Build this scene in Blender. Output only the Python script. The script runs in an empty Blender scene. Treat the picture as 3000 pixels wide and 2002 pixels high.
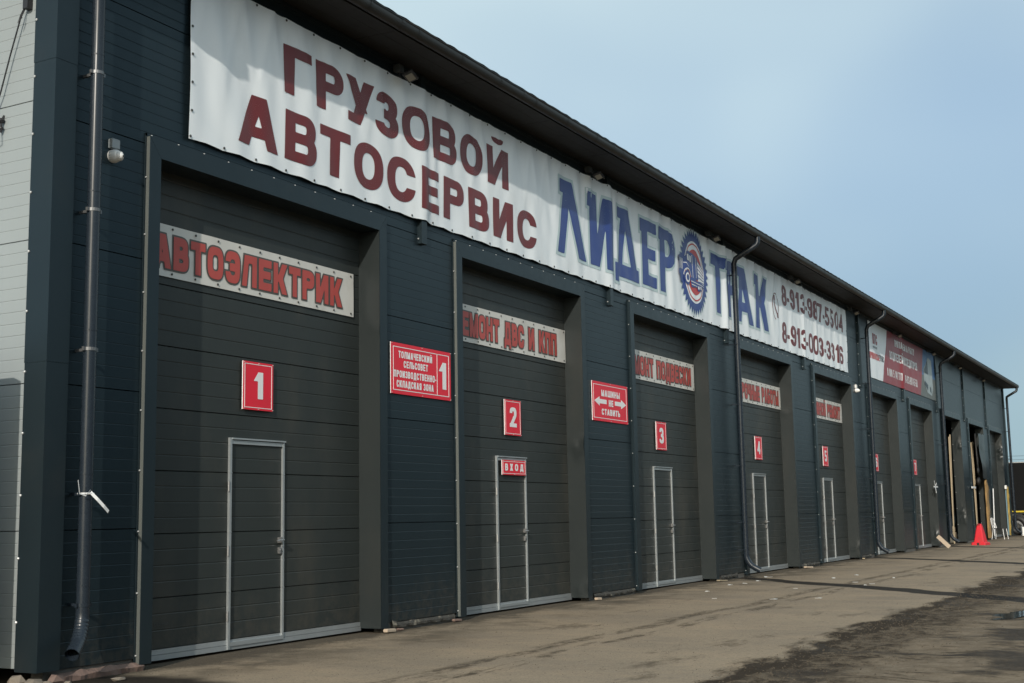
import bpy, math, random
import numpy as np
from mathutils import Matrix, Vector, noise

# ------------------------------------------------------------------ camera, sky, sun, exposure
scene = bpy.context.scene
COL = scene.collection
CAM = Vector((0.0, -8.6, 1.2814))
YAW, PITCH, ROLL = 1.07004544, 0.13760725, 0.01856581
_f = Vector((math.sin(YAW)*math.cos(PITCH), math.cos(YAW)*math.cos(PITCH), math.sin(PITCH)))
_r = Vector((math.cos(YAW), -math.sin(YAW), 0)); _d = _f.cross(_r)
_R = math.cos(ROLL)*_r + math.sin(ROLL)*_d; _D = -math.sin(ROLL)*_r + math.cos(ROLL)*_d
cd = bpy.data.cameras.new('camera'); cam = bpy.data.objects.new('camera', cd); COL.objects.link(cam)
cd.sensor_fit = 'HORIZONTAL'; cd.sensor_width = 36.0; cd.lens = 44.714; cd.clip_end = 6000; cd.clip_start = 0.05
cam.matrix_world = Matrix(((_R.x, -_D.x, -_f.x, CAM.x), (_R.y, -_D.y, -_f.y, CAM.y), (_R.z, -_D.z, -_f.z, CAM.z), (0, 0, 0, 1)))
scene.camera = cam

SUNTRAVEL = Vector((.92, .30, -.43)).normalized()
EL = math.asin(-SUNTRAVEL.z); AZ = math.atan2(-SUNTRAVEL.x, -SUNTRAVEL.y)
VEIL = (8.8, 2.4, 3.1)
world = bpy.data.worlds.new('World'); scene.world = world; world.use_nodes = True
wn = world.node_tree.nodes; wl = world.node_tree.links
sky = wn.new('ShaderNodeTexSky'); sky.sky_type = 'NISHITA'; sky.sun_disc = False
sky.sun_elevation = EL; sky.sun_rotation = AZ; sky.air_density = 1.0; sky.dust_density = 2.0; sky.ozone_density = 1.0; sky.altitude = 100
bg = wn['Background']; bg.inputs['Strength'].default_value = 0.15
def wmath(op, a, b):
    n = wn.new('ShaderNodeMath'); n.operation = op
    for i, v in enumerate((a, b)):
        if isinstance(v, bpy.types.NodeSocket): wl.new(v, n.inputs[i])
        else: n.inputs[i].default_value = v
    return n.outputs[0]
# the sky is seen through an even haze: sampled a little above the true direction, so the horizon does not glare
wtc = wn.new('ShaderNodeTexCoord'); wsp = wn.new('ShaderNodeSeparateXYZ'); wl.new(wtc.outputs['Generated'], wsp.inputs[0])
wcb = wn.new('ShaderNodeCombineXYZ'); wl.new(wsp.outputs[0], wcb.inputs[0]); wl.new(wsp.outputs[1], wcb.inputs[1])
wl.new(wmath('ADD', wmath('MULTIPLY', wmath('MAXIMUM', wsp.outputs[2], 0.0), .45), .52), wcb.inputs[2])
wnm = wn.new('ShaderNodeVectorMath'); wnm.operation = 'NORMALIZE'; wl.new(wcb.outputs[0], wnm.inputs[0]); wl.new(wnm.outputs[0], sky.inputs[0])
# thin high cloud veil over the whole sky
wmp = wn.new('ShaderNodeMapping'); wmp.inputs['Scale'].default_value = (1.0, 1.0, 1.6); wmp.inputs['Location'].default_value = VEIL; wl.new(wtc.outputs['Generated'], wmp.inputs[0])
wnz = wn.new('ShaderNodeTexNoise'); wnz.inputs['Scale'].default_value = 1.5; wnz.inputs['Detail'].default_value = 3; wnz.inputs['Roughness'].default_value = .45; wl.new(wmp.outputs[0], wnz.inputs['Vector'])
wmr = wn.new('ShaderNodeMapRange'); wmr.interpolation_type = 'SMOOTHSTEP'; wmr.inputs[1].default_value = .36; wmr.inputs[2].default_value = .64; wmr.inputs[3].default_value = .24; wmr.inputs[4].default_value = .78; wl.new(wnz.outputs[0], wmr.inputs[0])
wmx = wn.new('ShaderNodeMix'); wmx.data_type = 'RGBA'; wl.new(wmr.outputs[0], wmx.inputs[0]); wl.new(sky.outputs[0], wmx.inputs[6]); wmx.inputs[7].default_value = (2.75, 3.40, 3.95, 1)
wtn = wn.new('ShaderNodeMix'); wtn.data_type = 'RGBA'; wtn.blend_type = 'MULTIPLY'; wtn.inputs[0].default_value = 1; wl.new(wmx.outputs[2], wtn.inputs[6]); wtn.inputs[7].default_value = (1.05, 1.04, .92, 1)
# low haze: the sky dulls towards the horizon all the way round, as in the photograph
whz = wn.new('ShaderNodeMapRange'); whz.interpolation_type = 'SMOOTHSTEP'; whz.inputs[1].default_value = -.02; whz.inputs[2].default_value = .30; wl.new(wsp.outputs[2], whz.inputs[0])
whc = wn.new('ShaderNodeMix'); whc.data_type = 'RGBA'; wl.new(whz.outputs[0], whc.inputs[0]); whc.inputs[6].default_value = (.60, .66, .64, 1); whc.inputs[7].default_value = (1, 1, 1, 1)
whm = wn.new('ShaderNodeMix'); whm.data_type = 'RGBA'; whm.blend_type = 'MULTIPLY'; whm.inputs[0].default_value = 1; wl.new(wtn.outputs[2], whm.inputs[6]); wl.new(whc.outputs[2], whm.inputs[7])
wl.new(whm.outputs[2], bg.inputs['Color'])
sd = bpy.data.lights.new('sun', 'SUN'); sd.energy = 2.0; sd.angle = math.radians(0.6); sd.color = (1.0, .93, .83)
sun = bpy.data.objects.new('sun', sd); COL.objects.link(sun)
sun.rotation_euler = SUNTRAVEL.to_track_quat('-Z', 'Y').to_euler()
vs = scene.view_settings; vs.view_transform = 'Standard'; vs.look = 'None'; vs.gamma = 1; vs.exposure = 0.70; vs.use_curve_mapping = False

rnd = random.Random(7)

# ------------------------------------------------------------------ helpers
class MB:
    def __init__(s): s.v = []; s.f = []
    def add(s, vs_, fs):
        b = len(s.v); s.v += [tuple(p) for p in vs_]; s.f += [tuple(b+i for i in f) for f in fs]; return s
    def box(s, x0, x1, y0, y1, z0, z1):
        return s.add([(x0,y0,z0),(x1,y0,z0),(x1,y1,z0),(x0,y1,z0),(x0,y0,z1),(x1,y0,z1),(x1,y1,z1),(x0,y1,z1)],
            [(3,2,1,0),(4,5,6,7),(0,1,5,4),(1,2,6,5),(2,3,7,6),(3,0,4,7)])
    def bbox(s, x0, x1, y0, y1, z0, z1, b=.004):
        # box with chamfered edges: three stacked rings
        def ring(i, z): return [(x0+i,y0+i,z),(x1-i,y0+i,z),(x1-i,y1-i,z),(x0+i,y1-i,z)]
        vs_ = ring(b,z0)+ring(0,z0+b)+ring(0,z1-b)+ring(b,z1)
        fs = [(3,2,1,0),(12,13,14,15)]
        for k in range(3):
            for i in range(4): j=(i+1)%4; fs.append((4*k+i,4*k+j,4*k+4+j,4*k+4+i))
        return s.add(vs_, fs)
    def beam(s, p, q, w, t, up=(0,0,1)):
        p = Vector(p); q = Vector(q); d = (q-p).normalized(); u = Vector(up)
        if abs(d.dot(u)) > .98: u = Vector((1,0,0))
        a = d.cross(u).normalized()*w/2; b = a.cross(d).normalized()*t/2
        vs_ = [p-a-b,p+a-b,p+a+b,p-a+b,q-a-b,q+a-b,q+a+b,q-a+b]
        return s.add(vs_, [(3,2,1,0),(4,5,6,7),(0,1,5,4),(1,2,6,5),(2,3,7,6),(3,0,4,7)])
    def tube(s, pts, r, n=12, caps=True):
        pts = [Vector(p) for p in pts]; rs = r if isinstance(r, (list, tuple)) else [r]*len(pts)
        prev = None; rings = []
        for i, p in enumerate(pts):
            d = (pts[min(i+1,len(pts)-1)]-pts[max(i-1,0)]).normalized()
            if prev is None:
                u = Vector((0,0,1)) if abs(d.z) < .9 else Vector((1,0,0)); a = d.cross(u).normalized()
            else: a = (prev - d*prev.dot(d)).normalized()
            prev = a; b = d.cross(a)
            rings.append([p+(a*math.cos(t)+b*math.sin(t))*rs[i] for t in [2*math.pi*k/n for k in range(n)]])
        base = len(s.v)
        for R_ in rings: s.v += [tuple(q) for q in R_]
        for i in range(len(rings)-1):
            for k in range(n):
                j=(k+1)%n; s.f.append((base+i*n+k, base+i*n+j, base+(i+1)*n+j, base+(i+1)*n+k))
        if caps:
            s.f.append(tuple(base+k for k in range(n))[::-1]); s.f.append(tuple(base+(len(rings)-1)*n+k for k in range(n)))
        return s
    def prism(s, poly, y0, y1):          # polygon in x,z extruded along y
        n = len(poly); vs_ = [(x,y0,z) for x,z in poly]+[(x,y1,z) for x,z in poly]
        fs = [tuple(range(n)), tuple(range(2*n-1,n-1,-1))]+[(i,n+i,n+(i+1)%n,(i+1)%n) for i in range(n)]
        return s.add(vs_, fs)
    def grid(s, P):                      # P[i][j] of points
        n = len(P); m = len(P[0]); b = len(s.v)
        for row in P: s.v += [tuple(p) for p in row]
        for i in range(n-1):
            for j in range(m-1): s.f.append((b+i*m+j, b+i*m+j+1, b+(i+1)*m+j+1, b+(i+1)*m+j))
        return s
    def ico(s, c, r, sub=1, jit=.25, sc=(1,1,1)):
        t=(1+5**.5)/2
        V=[(-1,t,0),(1,t,0),(-1,-t,0),(1,-t,0),(0,-1,t),(0,1,t),(0,-1,-t),(0,1,-t),(t,0,-1),(t,0,1),(-t,0,-1),(-t,0,1)]
        F=[(0,11,5),(0,5,1),(0,1,7),(0,7,10),(0,10,11),(1,5,9),(5,11,4),(11,10,2),(10,7,6),(7,1,8),(3,9,4),(3,4,2),(3,2,6),(3,6,8),(3,8,9),(4,9,5),(2,4,11),(6,2,10),(8,6,7),(9,8,1)]
        vs_=[]
        for v in V:
            q=Vector(v).normalized()*r*(1+rnd.uniform(-jit,jit)); vs_.append((c[0]+q.x*sc[0],c[1]+q.y*sc[1],c[2]+q.z*sc[2]))
        return s.add(vs_,F)
    def build(s, name, mat, parent=None, smooth=False, loc=None):
        me = bpy.data.meshes.new(name); me.from_pydata(s.v, [], s.f); me.update()
        if smooth:
            me.polygons.foreach_set('use_smooth', [True]*len(me.polygons))
        me.materials.append(mat)
        return link(name, me, parent, loc)

def link(name, me, parent=None, loc=None):
    o = bpy.data.objects.new(name, me); COL.objects.link(o)
    if parent: o.parent = parent
    if loc: o.location = loc
    return o
def empty(name, loc=(0,0,0), parent=None):
    o = bpy.data.objects.new(name, None); COL.objects.link(o); o.location = loc; o.empty_display_size = .2
    if parent: o.parent = parent
    return o
def tag(o, label, cat, group=None):
    o['label'] = label; o['category'] = cat
    if group: o['group'] = group
    return o
def struct(o): o['kind'] = 'structure'; return o
def stuff(o): o['kind'] = 'stuff'; return o

class N:   # tiny node-graph writer
    def __init__(s, m): s.t = m.node_tree; s.n = s.t.nodes; s.l = s.t.links
    def put(s, sock, v):
        if isinstance(v, bpy.types.NodeSocket): s.l.new(v, sock)
        else: sock.default_value = v
    def math(s, op, a, b=0.0, c=None, clamp=False):
        n = s.n.new('ShaderNodeMath'); n.operation = op; n.use_clamp = clamp; s.put(n.inputs[0], a); s.put(n.inputs[1], b)
        if c is not None: s.put(n.inputs[2], c)
        return n.outputs[0]
    def noise(s, vec, scale, detail=4, rough=.55, dist=0.0):
        n = s.n.new('ShaderNodeTexNoise'); s.put(n.inputs['Vector'], vec); n.inputs['Scale'].default_value = scale
        n.inputs['Detail'].default_value = detail; n.inputs['Roughness'].default_value = rough; n.inputs['Distortion'].default_value = dist
        return n.outputs[0]
    def map(s, vec, sc=(1,1,1), loc=(0,0,0), rot=(0,0,0)):
        n = s.n.new('ShaderNodeMapping'); s.put(n.inputs[0], vec); n.inputs['Scale'].default_value = sc; n.inputs['Location'].default_value = loc; n.inputs['Rotation'].default_value = rot
        return n.outputs[0]
    def step(s, v, a, b, lo=0.0, hi=1.0):
        n = s.n.new('ShaderNodeMapRange'); n.interpolation_type = 'SMOOTHSTEP'; s.put(n.inputs[0], v)
        for i, q in enumerate((a, b, lo, hi)): s.put(n.inputs[1+i], q)
        return n.outputs[0]
    def mix(s, f, a, b, mode='MIX'):
        n = s.n.new('ShaderNodeMix'); n.data_type = 'RGBA'; n.blend_type = mode; s.put(n.inputs[0], f)
        for i, q in ((6, a), (7, b)):
            s.put(n.inputs[i], q if isinstance(q, bpy.types.NodeSocket) else (q[0], q[1], q[2], 1))
        return n.outputs[2]
    def obj(s):
        n = s.n.new('ShaderNodeTexCoord'); return n.outputs['Object']
    def pos(s):
        n = s.n.new('ShaderNodeNewGeometry'); return n.outputs['Position']
    def sep(s, v):
        n = s.n.new('ShaderNodeSeparateXYZ'); s.put(n.inputs[0], v); return n.outputs
    def bump(s, h, strength, dist=.01):
        n = s.n.new('ShaderNodeBump'); s.put(n.inputs['Height'], h); n.inputs['Strength'].default_value = strength; n.inputs['Distance'].default_value = dist
        return n.outputs[0]

MATS = {}
def mat(name, col, rough=.5, metal=0.0, spec=.5, var=.12, vscale=3.0, vsc=(1,1,1), stint=None, bump=0.0, bscale=60.0, bsc=(1,1,1), dirt=None, dirtamt=.5, dscale=1.2, dsc=(1,1,1), dlo=.5, dhi=.75, coat=0, rvar=.08, splash=None):
    m = bpy.data.materials.new(name); m.use_nodes = True; g = N(m); p = m.node_tree.nodes['Principled BSDF']
    o = g.pos()
    nz = g.noise(g.map(o, vsc), vscale, 5)
    c = g.mix(g.math('MULTIPLY', nz, 1.0), tuple(k*(1-var) for k in col), tuple(min(1, k*(1+var)) for k in col))
    if dirt is not None:
        dn = g.noise(g.map(o, dsc, (3.1, 7.7, 1.3)), dscale, 7, .62)
        c = g.mix(g.math('MULTIPLY', g.step(dn, dlo, dhi), dirtamt), c, dirt)
    if splash:
        sp = g.step(g.math('ADD', g.sep(o)[2], g.math('MULTIPLY_ADD', g.noise(g.map(o, (2.5, 2.5, .5)), 1.6, 6, .7), -1.5, .75)), .75, .02)
        c = g.mix(g.math('MULTIPLY', g.math('MULTIPLY', sp, g.step(g.noise(o, 11, 6, .75), .36, .62)), .5), c, splash)
    g.put(p.inputs['Base Color'], c)
    g.put(p.inputs['Roughness'], g.math('MULTIPLY_ADD', g.noise(o, 9.0, 4), 2*rvar, rough-rvar))
    p.inputs['Metallic'].default_value = metal; p.inputs['Specular IOR Level'].default_value = spec
    if stint: p.inputs['Specular Tint'].default_value = (*stint, 1)
    if coat: p.inputs['Coat Weight'].default_value = coat; p.inputs['Coat Roughness'].default_value = .15
    if bump: g.put(p.inputs['Normal'], g.bump(g.noise(g.map(o, bsc), bscale, 3), bump, .005))
    MATS[name] = m; return m

M_CLAD = mat('graphite_cladding', splash=(.062, .055, .044), col=(.0116, .0192, .0236), rough=.37, spec=.30, stint=(.50, .80, 1.0), var=.12, vscale=1.2, bump=.02, bscale=1.2, rvar=.05, dirt=(.030, .031, .029), dirtamt=.35, dscale=.9, dsc=(1, 1, .35), dlo=.52, dhi=.8)
M_FLASH = mat('graphite_flashing', (.0145, .0220, .0262), .36, spec=.30, stint=(.56, .83, 1.0), var=.10, vscale=2.0, bump=.03, bscale=1.4, dirt=(.036, .036, .033), dirtamt=.3, dlo=.5, dhi=.8)
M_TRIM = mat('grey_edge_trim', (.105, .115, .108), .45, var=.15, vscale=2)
M_JAMB = mat('jamb_lining_steel', (.0235, .029, .0295), .38, spec=.35, var=.14, vscale=1.6, bump=.05, bscale=1.5, dirt=(.042, .042, .038), dirtamt=.5, dsc=(1, 1, .4), dlo=.48, dhi=.8)
M_GATE = mat('gate_section_steel', splash=(.072, .066, .054), col=(.0275, .0335, .0325), rough=.44, spec=.3, var=.12, vscale=2.5, vsc=(1, 1, .3), bump=.12, bscale=30, bsc=(.06, 1, 1), dirt=(.080, .073, .058), dirtamt=.55, dscale=.75, dsc=(1.2, 1, .5), dlo=.48, dhi=.78)
M_ALU = mat('aluminium_rail', (.42, .45, .46), .42, metal=.6, var=.12, dirt=(.16, .14, .11), dirtamt=.5, dlo=.55, dhi=.8, vscale=5)
M_LIGHT = mat('light_grey_panel', (.270, .300, .305), .45, var=.05, vscale=1.5, dirt=(.24, .25, .245), dirtamt=.4, dsc=(1, 1, .3), dlo=.5, dhi=.85)
M_SOFFIT = mat('soffit_brown', (.017, .0155, .0135), .6, spec=.3, var=.15)
M_GUT = mat('gutter_brown', (.022, .022, .021), .38, spec=.35, var=.15, dirt=(.05, .047, .04), dirtamt=.35)
M_ROOF = mat('roof_tile_sheet', (.12, .112, .095), .45, var=.2, dirt=(.14, .13, .09), dirtamt=.6, dscale=4, dlo=.4, dhi=.7)
M_PIPE = mat('downpipe_steel', (.017, .024, .033), .27, spec=.38, var=.10, vscale=3)
M_ZINC = mat('zinc', (.42, .42, .42), .35, metal=.8)
M_CLAMP = mat('clamp_steel', (.16, .165, .17), .35, metal=.5)
M_SCREW = mat('screw_zinc', (.52, .53, .53), .35, metal=.3)
M_VINYL = mat('vinyl_white', (.83, .88, .91), .42, var=.035, vscale=1.0, dirt=(.60, .62, .62), dirtamt=.5, dscale=1.3, dsc=(1.6, 1, .55), dlo=.5, dhi=.85, spec=.4)
M_EYE = mat('eyelet_dark', (.07, .07, .065), .4, metal=.5)
M_MAROON = mat('maroon_print', (.150, .020, .022), .42, var=.10, vscale=2, dirt=(.20, .06, .055), dirtamt=.25, spec=.4)
M_BLUE = mat('blue_print', (.028, .058, .235), .40, var=.10, vscale=2.5, vsc=(3, 1, .4), spec=.4)
M_HALO = mat('pale_teal_print', (.50, .62, .64), .42, var=.05, spec=.4)
M_DVINYL = mat('gate_banner_vinyl', (.62, .61, .57), .45, var=.06, dirt=(.36, .34, .29), dirtamt=.6, dscale=2.5, dsc=(1, 1, .5), dlo=.48, dhi=.8)
M_DRED = mat('faded_red_print', (.44, .065, .052), .45, var=.12, vscale=3)
M_DARKPR = mat('dark_outline_print', (.085, .08, .07), .45, var=.1)
M_SIGNRED = mat('sign_red', (.73, .021, .045), .40, spec=.3, var=.08, vscale=2.5, dirt=(.42, .06, .06), dirtamt=.35, dscale=3)
M_SIGNWH = mat('sign_white', (.80, .80, .80), .38, var=.03)
M_REDPR = mat('red_print', (.50, .035, .035), .42, var=.08)
M_B2RED = mat('recruiting_red', (.27, .022, .03), .42, var=.1, vscale=1.5)
M_WHITEP = mat('white_plastic', (.78, .78, .76), .35, var=.04)
M_GREYP = mat('grey_plastic', (.30, .33, .34), .45, var=.08, dirt=(.12, .1, .06), dirtamt=.6, dscale=8)
M_DKBOX = mat('dark_grey_box', (.05, .055, .055), .5)
M_BLACK = mat('black_rubber', (.016, .016, .016), .6, var=.2)
M_DARKGL = mat('dark_glass', (.01, .01, .012), .08, var=.1, rvar=.02)
M_LENS = mat('lamp_glass', (.26, .25, .21), .25, var=.06)
M_WOOD = mat('pale_timber', (.36, .29, .19), .65, var=.2, vscale=6, vsc=(1, 1, .15), bump=.2, bscale=80)
M_FRESH = mat('fresh_plank', (.46, .37, .28), .6, var=.12, vscale=8)
M_WOOL = mat('mineral_wool', (.48, .33, .075), .95, var=.3, vscale=9, bump=.9, bscale=45)
M_WOOL2 = mat('old_mineral_wool', (.27, .17, .07), .95, var=.3, vscale=9, bump=.9, bscale=45)
M_FOAM = mat('pink_foam', (.17, .115, .095), .85, var=.25, vscale=7, bump=.6, bscale=40, dirt=(.12, .1, .08), dirtamt=.8, dscale=6)
M_TORN = mat('torn_sheet', (.055, .052, .045), .8, var=.5, vscale=9, bump=.5, bscale=40, dirt=(.20, .18, .14), dirtamt=.8, dscale=7, dlo=.55, dhi=.62)
M_GRIT = mat('yard_grit', (.085, .070, .052), .95, var=.4, vscale=3, spec=.1)
M_STONE = mat('rubble_stone', (.20, .17, .135), .9, var=.3, vscale=8, bump=.8, bscale=30)
M_CONC = mat('plinth_concrete', (.10, .095, .085), .9, var=.3, vscale=5, bump=.6, bscale=40)
M_RPLAST = mat('red_barrier_plastic', (.62, .022, .035), .42, var=.12, vscale=4, dirt=(.25, .06, .05), dirtamt=.5, dscale=5)
M_WPAINT = mat('white_tube_paint', (.72, .73, .73), .4, var=.05)
M_TEAL = mat('teal_paint', (.13, .22, .26), .5, var=.1)
M_SAND = mat('cardboard', (.42, .35, .25), .8, var=.15, vscale=6)
M_TRAIL = mat('dark_tarpaulin', (.0045, .005, .0055), .7, spec=.15, var=.2)
M_YEL = mat('yellow_stripe', (.55, .42, .02), .5)
M_INNER = mat('inner_wall', (.16, .16, .155), .7, var=.1)
M_CABLE = mat('cable_black', (.02, .02, .022), .5)
M_PAPER = mat('paper', (.75, .74, .71), .7)
M_TRUCKW = mat('truck_white_paint', (.55, .56, .56), .35, coat=.4)

def ground_material():
    m = bpy.data.materials.new('dusty_yard'); m.use_nodes = True; g = N(m); p = m.node_tree.nodes['Principled BSDF']
    o = g.pos(); s = g.sep(o); X, Y = s[0], s[1]
    n1 = g.noise(o, .55, 6, .6); n2 = g.noise(g.map(o, (1, 1, 1), (9, 4, 0)), 6.0, 6, .65); n3 = g.noise(o, 55.0, 4, .7)
    nst = g.noise(g.map(o, (.9, .28, 1), (2, 5, 0), (0, 0, -.75)), 1.6, 6, .6)
    c = g.mix(g.step(n1, .35, .68), (.300, .240, .170), (.240, .197, .146))
    c = g.mix(g.math('MULTIPLY', g.step(nst, .45, .75), .55), c, (.355, .272, .185))
    c = g.mix(g.math('MULTIPLY', g.step(n2, .5, .72), .35), c, (.185, .155, .118))
    c = g.mix(.55, c, g.mix(n3, (.0, .0, .0), (1, 1, 1)), 'OVERLAY')
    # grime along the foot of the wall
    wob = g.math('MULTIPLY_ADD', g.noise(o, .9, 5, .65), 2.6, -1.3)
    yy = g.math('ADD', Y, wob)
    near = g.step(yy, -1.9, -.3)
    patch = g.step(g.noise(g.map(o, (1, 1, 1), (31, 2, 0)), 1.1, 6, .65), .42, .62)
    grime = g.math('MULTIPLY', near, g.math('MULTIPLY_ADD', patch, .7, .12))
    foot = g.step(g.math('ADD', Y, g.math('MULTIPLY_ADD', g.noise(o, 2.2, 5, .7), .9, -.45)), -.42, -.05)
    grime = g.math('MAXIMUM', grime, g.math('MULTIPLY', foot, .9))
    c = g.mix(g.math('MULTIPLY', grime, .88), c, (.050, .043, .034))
    wet = g.math('MULTIPLY', grime, .15)
    spk = g.step(g.noise(g.map(o, (1, 1, 1), (3, 9, 0)), 30.0, 3, .5), .64, .70); spl = g.step(g.noise(g.map(o, (1, 1, 1), (13, 2, 0)), 42.0, 2, .5), .68, .73)
    c = g.mix(g.math('MULTIPLY', spk, .55), c, (.07, .058, .043)); c = g.mix(g.math('MULTIPLY', spl, .35), c, (.46, .42, .35))
    brk = g.step(g.noise(g.map(o, (1, 1, 1), (21, 17, 0)), 9.0, 8, .78), .40, .56)
    # two thin tyre tracks parallel to the wall
    def track(y0, w, seed, lo, hi, amt):
        ww = g.math('MULTIPLY_ADD', g.noise(g.map(o, (.25, .02, 1), (seed, 0, 0)), 1.5, 4), .55, -.27)
        d = g.math('ABSOLUTE', g.math('SUBTRACT', g.math('ADD', Y, ww), y0))
        band = g.step(d, w, w*.25)
        br = g.step(g.noise(g.map(o, (.55, 2.2, 1), (seed*2, 1, 0)), 1.7, 7, .72), lo, hi)
        return g.math('MULTIPLY', g.math('MULTIPLY', g.math('MULTIPLY', band, br), amt), g.math('MULTIPLY_ADD', brk, .75, .2))
    trk = g.math('MAXIMUM', track(-2.55, .16, 3, .40, .52, .8), track(-2.92, .16, 8, .46, .56, .85))
    # mud strip further out
    wob2 = g.math('MULTIPLY_ADD', g.noise(g.map(o, (.45, 1, 1), (5, 5, 0)), 1.3, 6, .68), 1.5, -.75)
    ym = g.math('ADD', Y, wob2)
    edge = g.step(ym, -4.78, -4.98)
    inner = g.step(ym, -6.0, -5.55)
    rim = g.step(g.math('ABSOLUTE', g.math('ADD', ym, 5.05)), .22, .08)
    blot = g.step(g.noise(g.map(o, (.9, .6, 1), (12, 3, 0), (0, 0, -.6)), .95, 6, .62), .50, .59)
    fine = g.step(g.noise(g.map(o, (1, 1.3, 1), (2, 13, 0)), 4.5, 7, .75), .43, .55)
    comb = g.step(g.noise(g.map(o, (2.6, .5, 1), (7, 1, 0), (0, 0, .12)), 2.4, 6, .7), .50, .60)
    inn = g.math('MULTIPLY', inner, g.math('MULTIPLY_ADD', g.math('MULTIPLY', fine, brk), .55, .42))
    far = g.math('MAXIMUM', g.math('MULTIPLY', blot, g.math('MULTIPLY_ADD', brk, .3, .65)), g.math('MULTIPLY', g.math('MULTIPLY', comb, brk), .75))
    mud = g.math('MULTIPLY', edge, g.math('MAXIMUM', g.math('MAXIMUM', inn, g.math('MULTIPLY', rim, .95)), far), clamp=True)
    c = g.mix(g.math('MULTIPLY', edge, g.math('MULTIPLY_ADD', fine, .25, .50)), c, (.130, .100, .068))
    c = g.mix(g.math('MULTIPLY', g.math('MAXIMUM', trk, mud), .95), c, g.mix(n2, (.017, .0125, .0085), (.042, .031, .021)))
    # water running out from the downpipes
    wet2 = None
    for xp, w, L in ((25.15, .25, 8.5), (36.6, .25, 7.5), (47.8, .25, 7.0), (64.3, .3, 6), (7.7, .5, 1.2)):
        t = g.math('MULTIPLY', Y, -1)
        k = -.83 if xp > 8 else -.1
        cxn = g.math('MULTIPLY_ADD', t, k, xp)
        cxn = g.math('ADD', cxn, g.math('MULTIPLY_ADD', g.noise(g.map(o, (.1, 1, 1), (xp, 0, 0)), .8, 3), .9, -.45))
        d = g.math('ABSOLUTE', g.math('SUBTRACT', X, cxn))
        b = g.step(d, g.math('MULTIPLY_ADD', t, .035, w*1.5), g.math('MULTIPLY_ADD', t, .03, w*.9))
        b = g.math('MULTIPLY', b, g.math('MULTIPLY', g.step(t, -.2, .1), g.step(t, L+2, L)))
        wet2 = b if wet2 is None else g.math('MAXIMUM', wet2, b)
    st = g.step(g.noise(g.map(o, (.45, 1.3, 1), (40, 8, 0), (0, 0, .85)), .75, 8, .72), .57, .66)
    st = g.math('MULTIPLY', st, g.math('MULTIPLY', g.step(Y, -1.0, -1.8), g.math('MULTIPLY_ADD', brk, .8, .2)))
    c = g.mix(g.math('MULTIPLY', st, .7), c, (.075, .058, .040))
    c = g.mix(g.math('MULTIPLY', wet2, .94), c, (.017, .0145, .012))
    rough = g.math('SUBTRACT', .92, g.math('MAXIMUM', g.math('MULTIPLY', wet2, .15), g.math('MULTIPLY', g.math('MULTIPLY', mud, blot), .25)))
    g.put(p.inputs['Base Color'], c); g.put(p.inputs['Roughness'], rough); p.inputs['Specular IOR Level'].default_value = .12
    hgt = g.math('ADD', g.math('MULTIPLY', n3, .35), g.math('MULTIPLY', g.noise(o, 16, 6, .7), g.math('MULTIPLY_ADD', mud, 2.6, .35)))
    g.put(p.inputs['Normal'], g.bump(hgt, .55, .02))
    return m
M_GROUND = ground_material()

# ------------------------------------------------------------------ lettering: signed-distance glyphs -> flat meshes
def G_box(x0, x1, z0, z1): return lambda X, Z: np.maximum(np.maximum(x0-X, X-x1), np.maximum(z0-Z, Z-z1))
def G_par(xb, xt, w, z0, z1):
    c = 1/math.sqrt(1+((xt-xb)/(z1-z0))**2)
    def f(X, Z):
        d = X-(xb+(xt-xb)*(Z-z0)/(z1-z0)); return np.maximum(np.maximum(-d*c, (d-w)*c), np.maximum(z0-Z, Z-z1))
    return f
def G_ell(cx, cz, a, b, n):
    a = max(a, 1e-4); b = max(b, 1e-4)
    def f(X, Z):
        u = np.abs((X-cx)/a)+1e-6; v = np.abs((Z-cz)/b)+1e-6
        s = u**n+v**n; k = s**(1/n); gx = s**(1/n-1)*u**(n-1)/a; gz = s**(1/n-1)*v**(n-1)/b
        return (k-1)/np.maximum(np.sqrt(gx*gx+gz*gz), 1e-4)
    return f
def U(*fs): return lambda X, Z: np.minimum.reduce([f(X, Z) for f in fs])
def I(*fs): return lambda X, Z: np.maximum.reduce([f(X, Z) for f in fs])
def S(a, *bs): return lambda X, Z: np.maximum.reduce([a(X, Z)]+[-b(X, Z) for b in bs])
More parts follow.
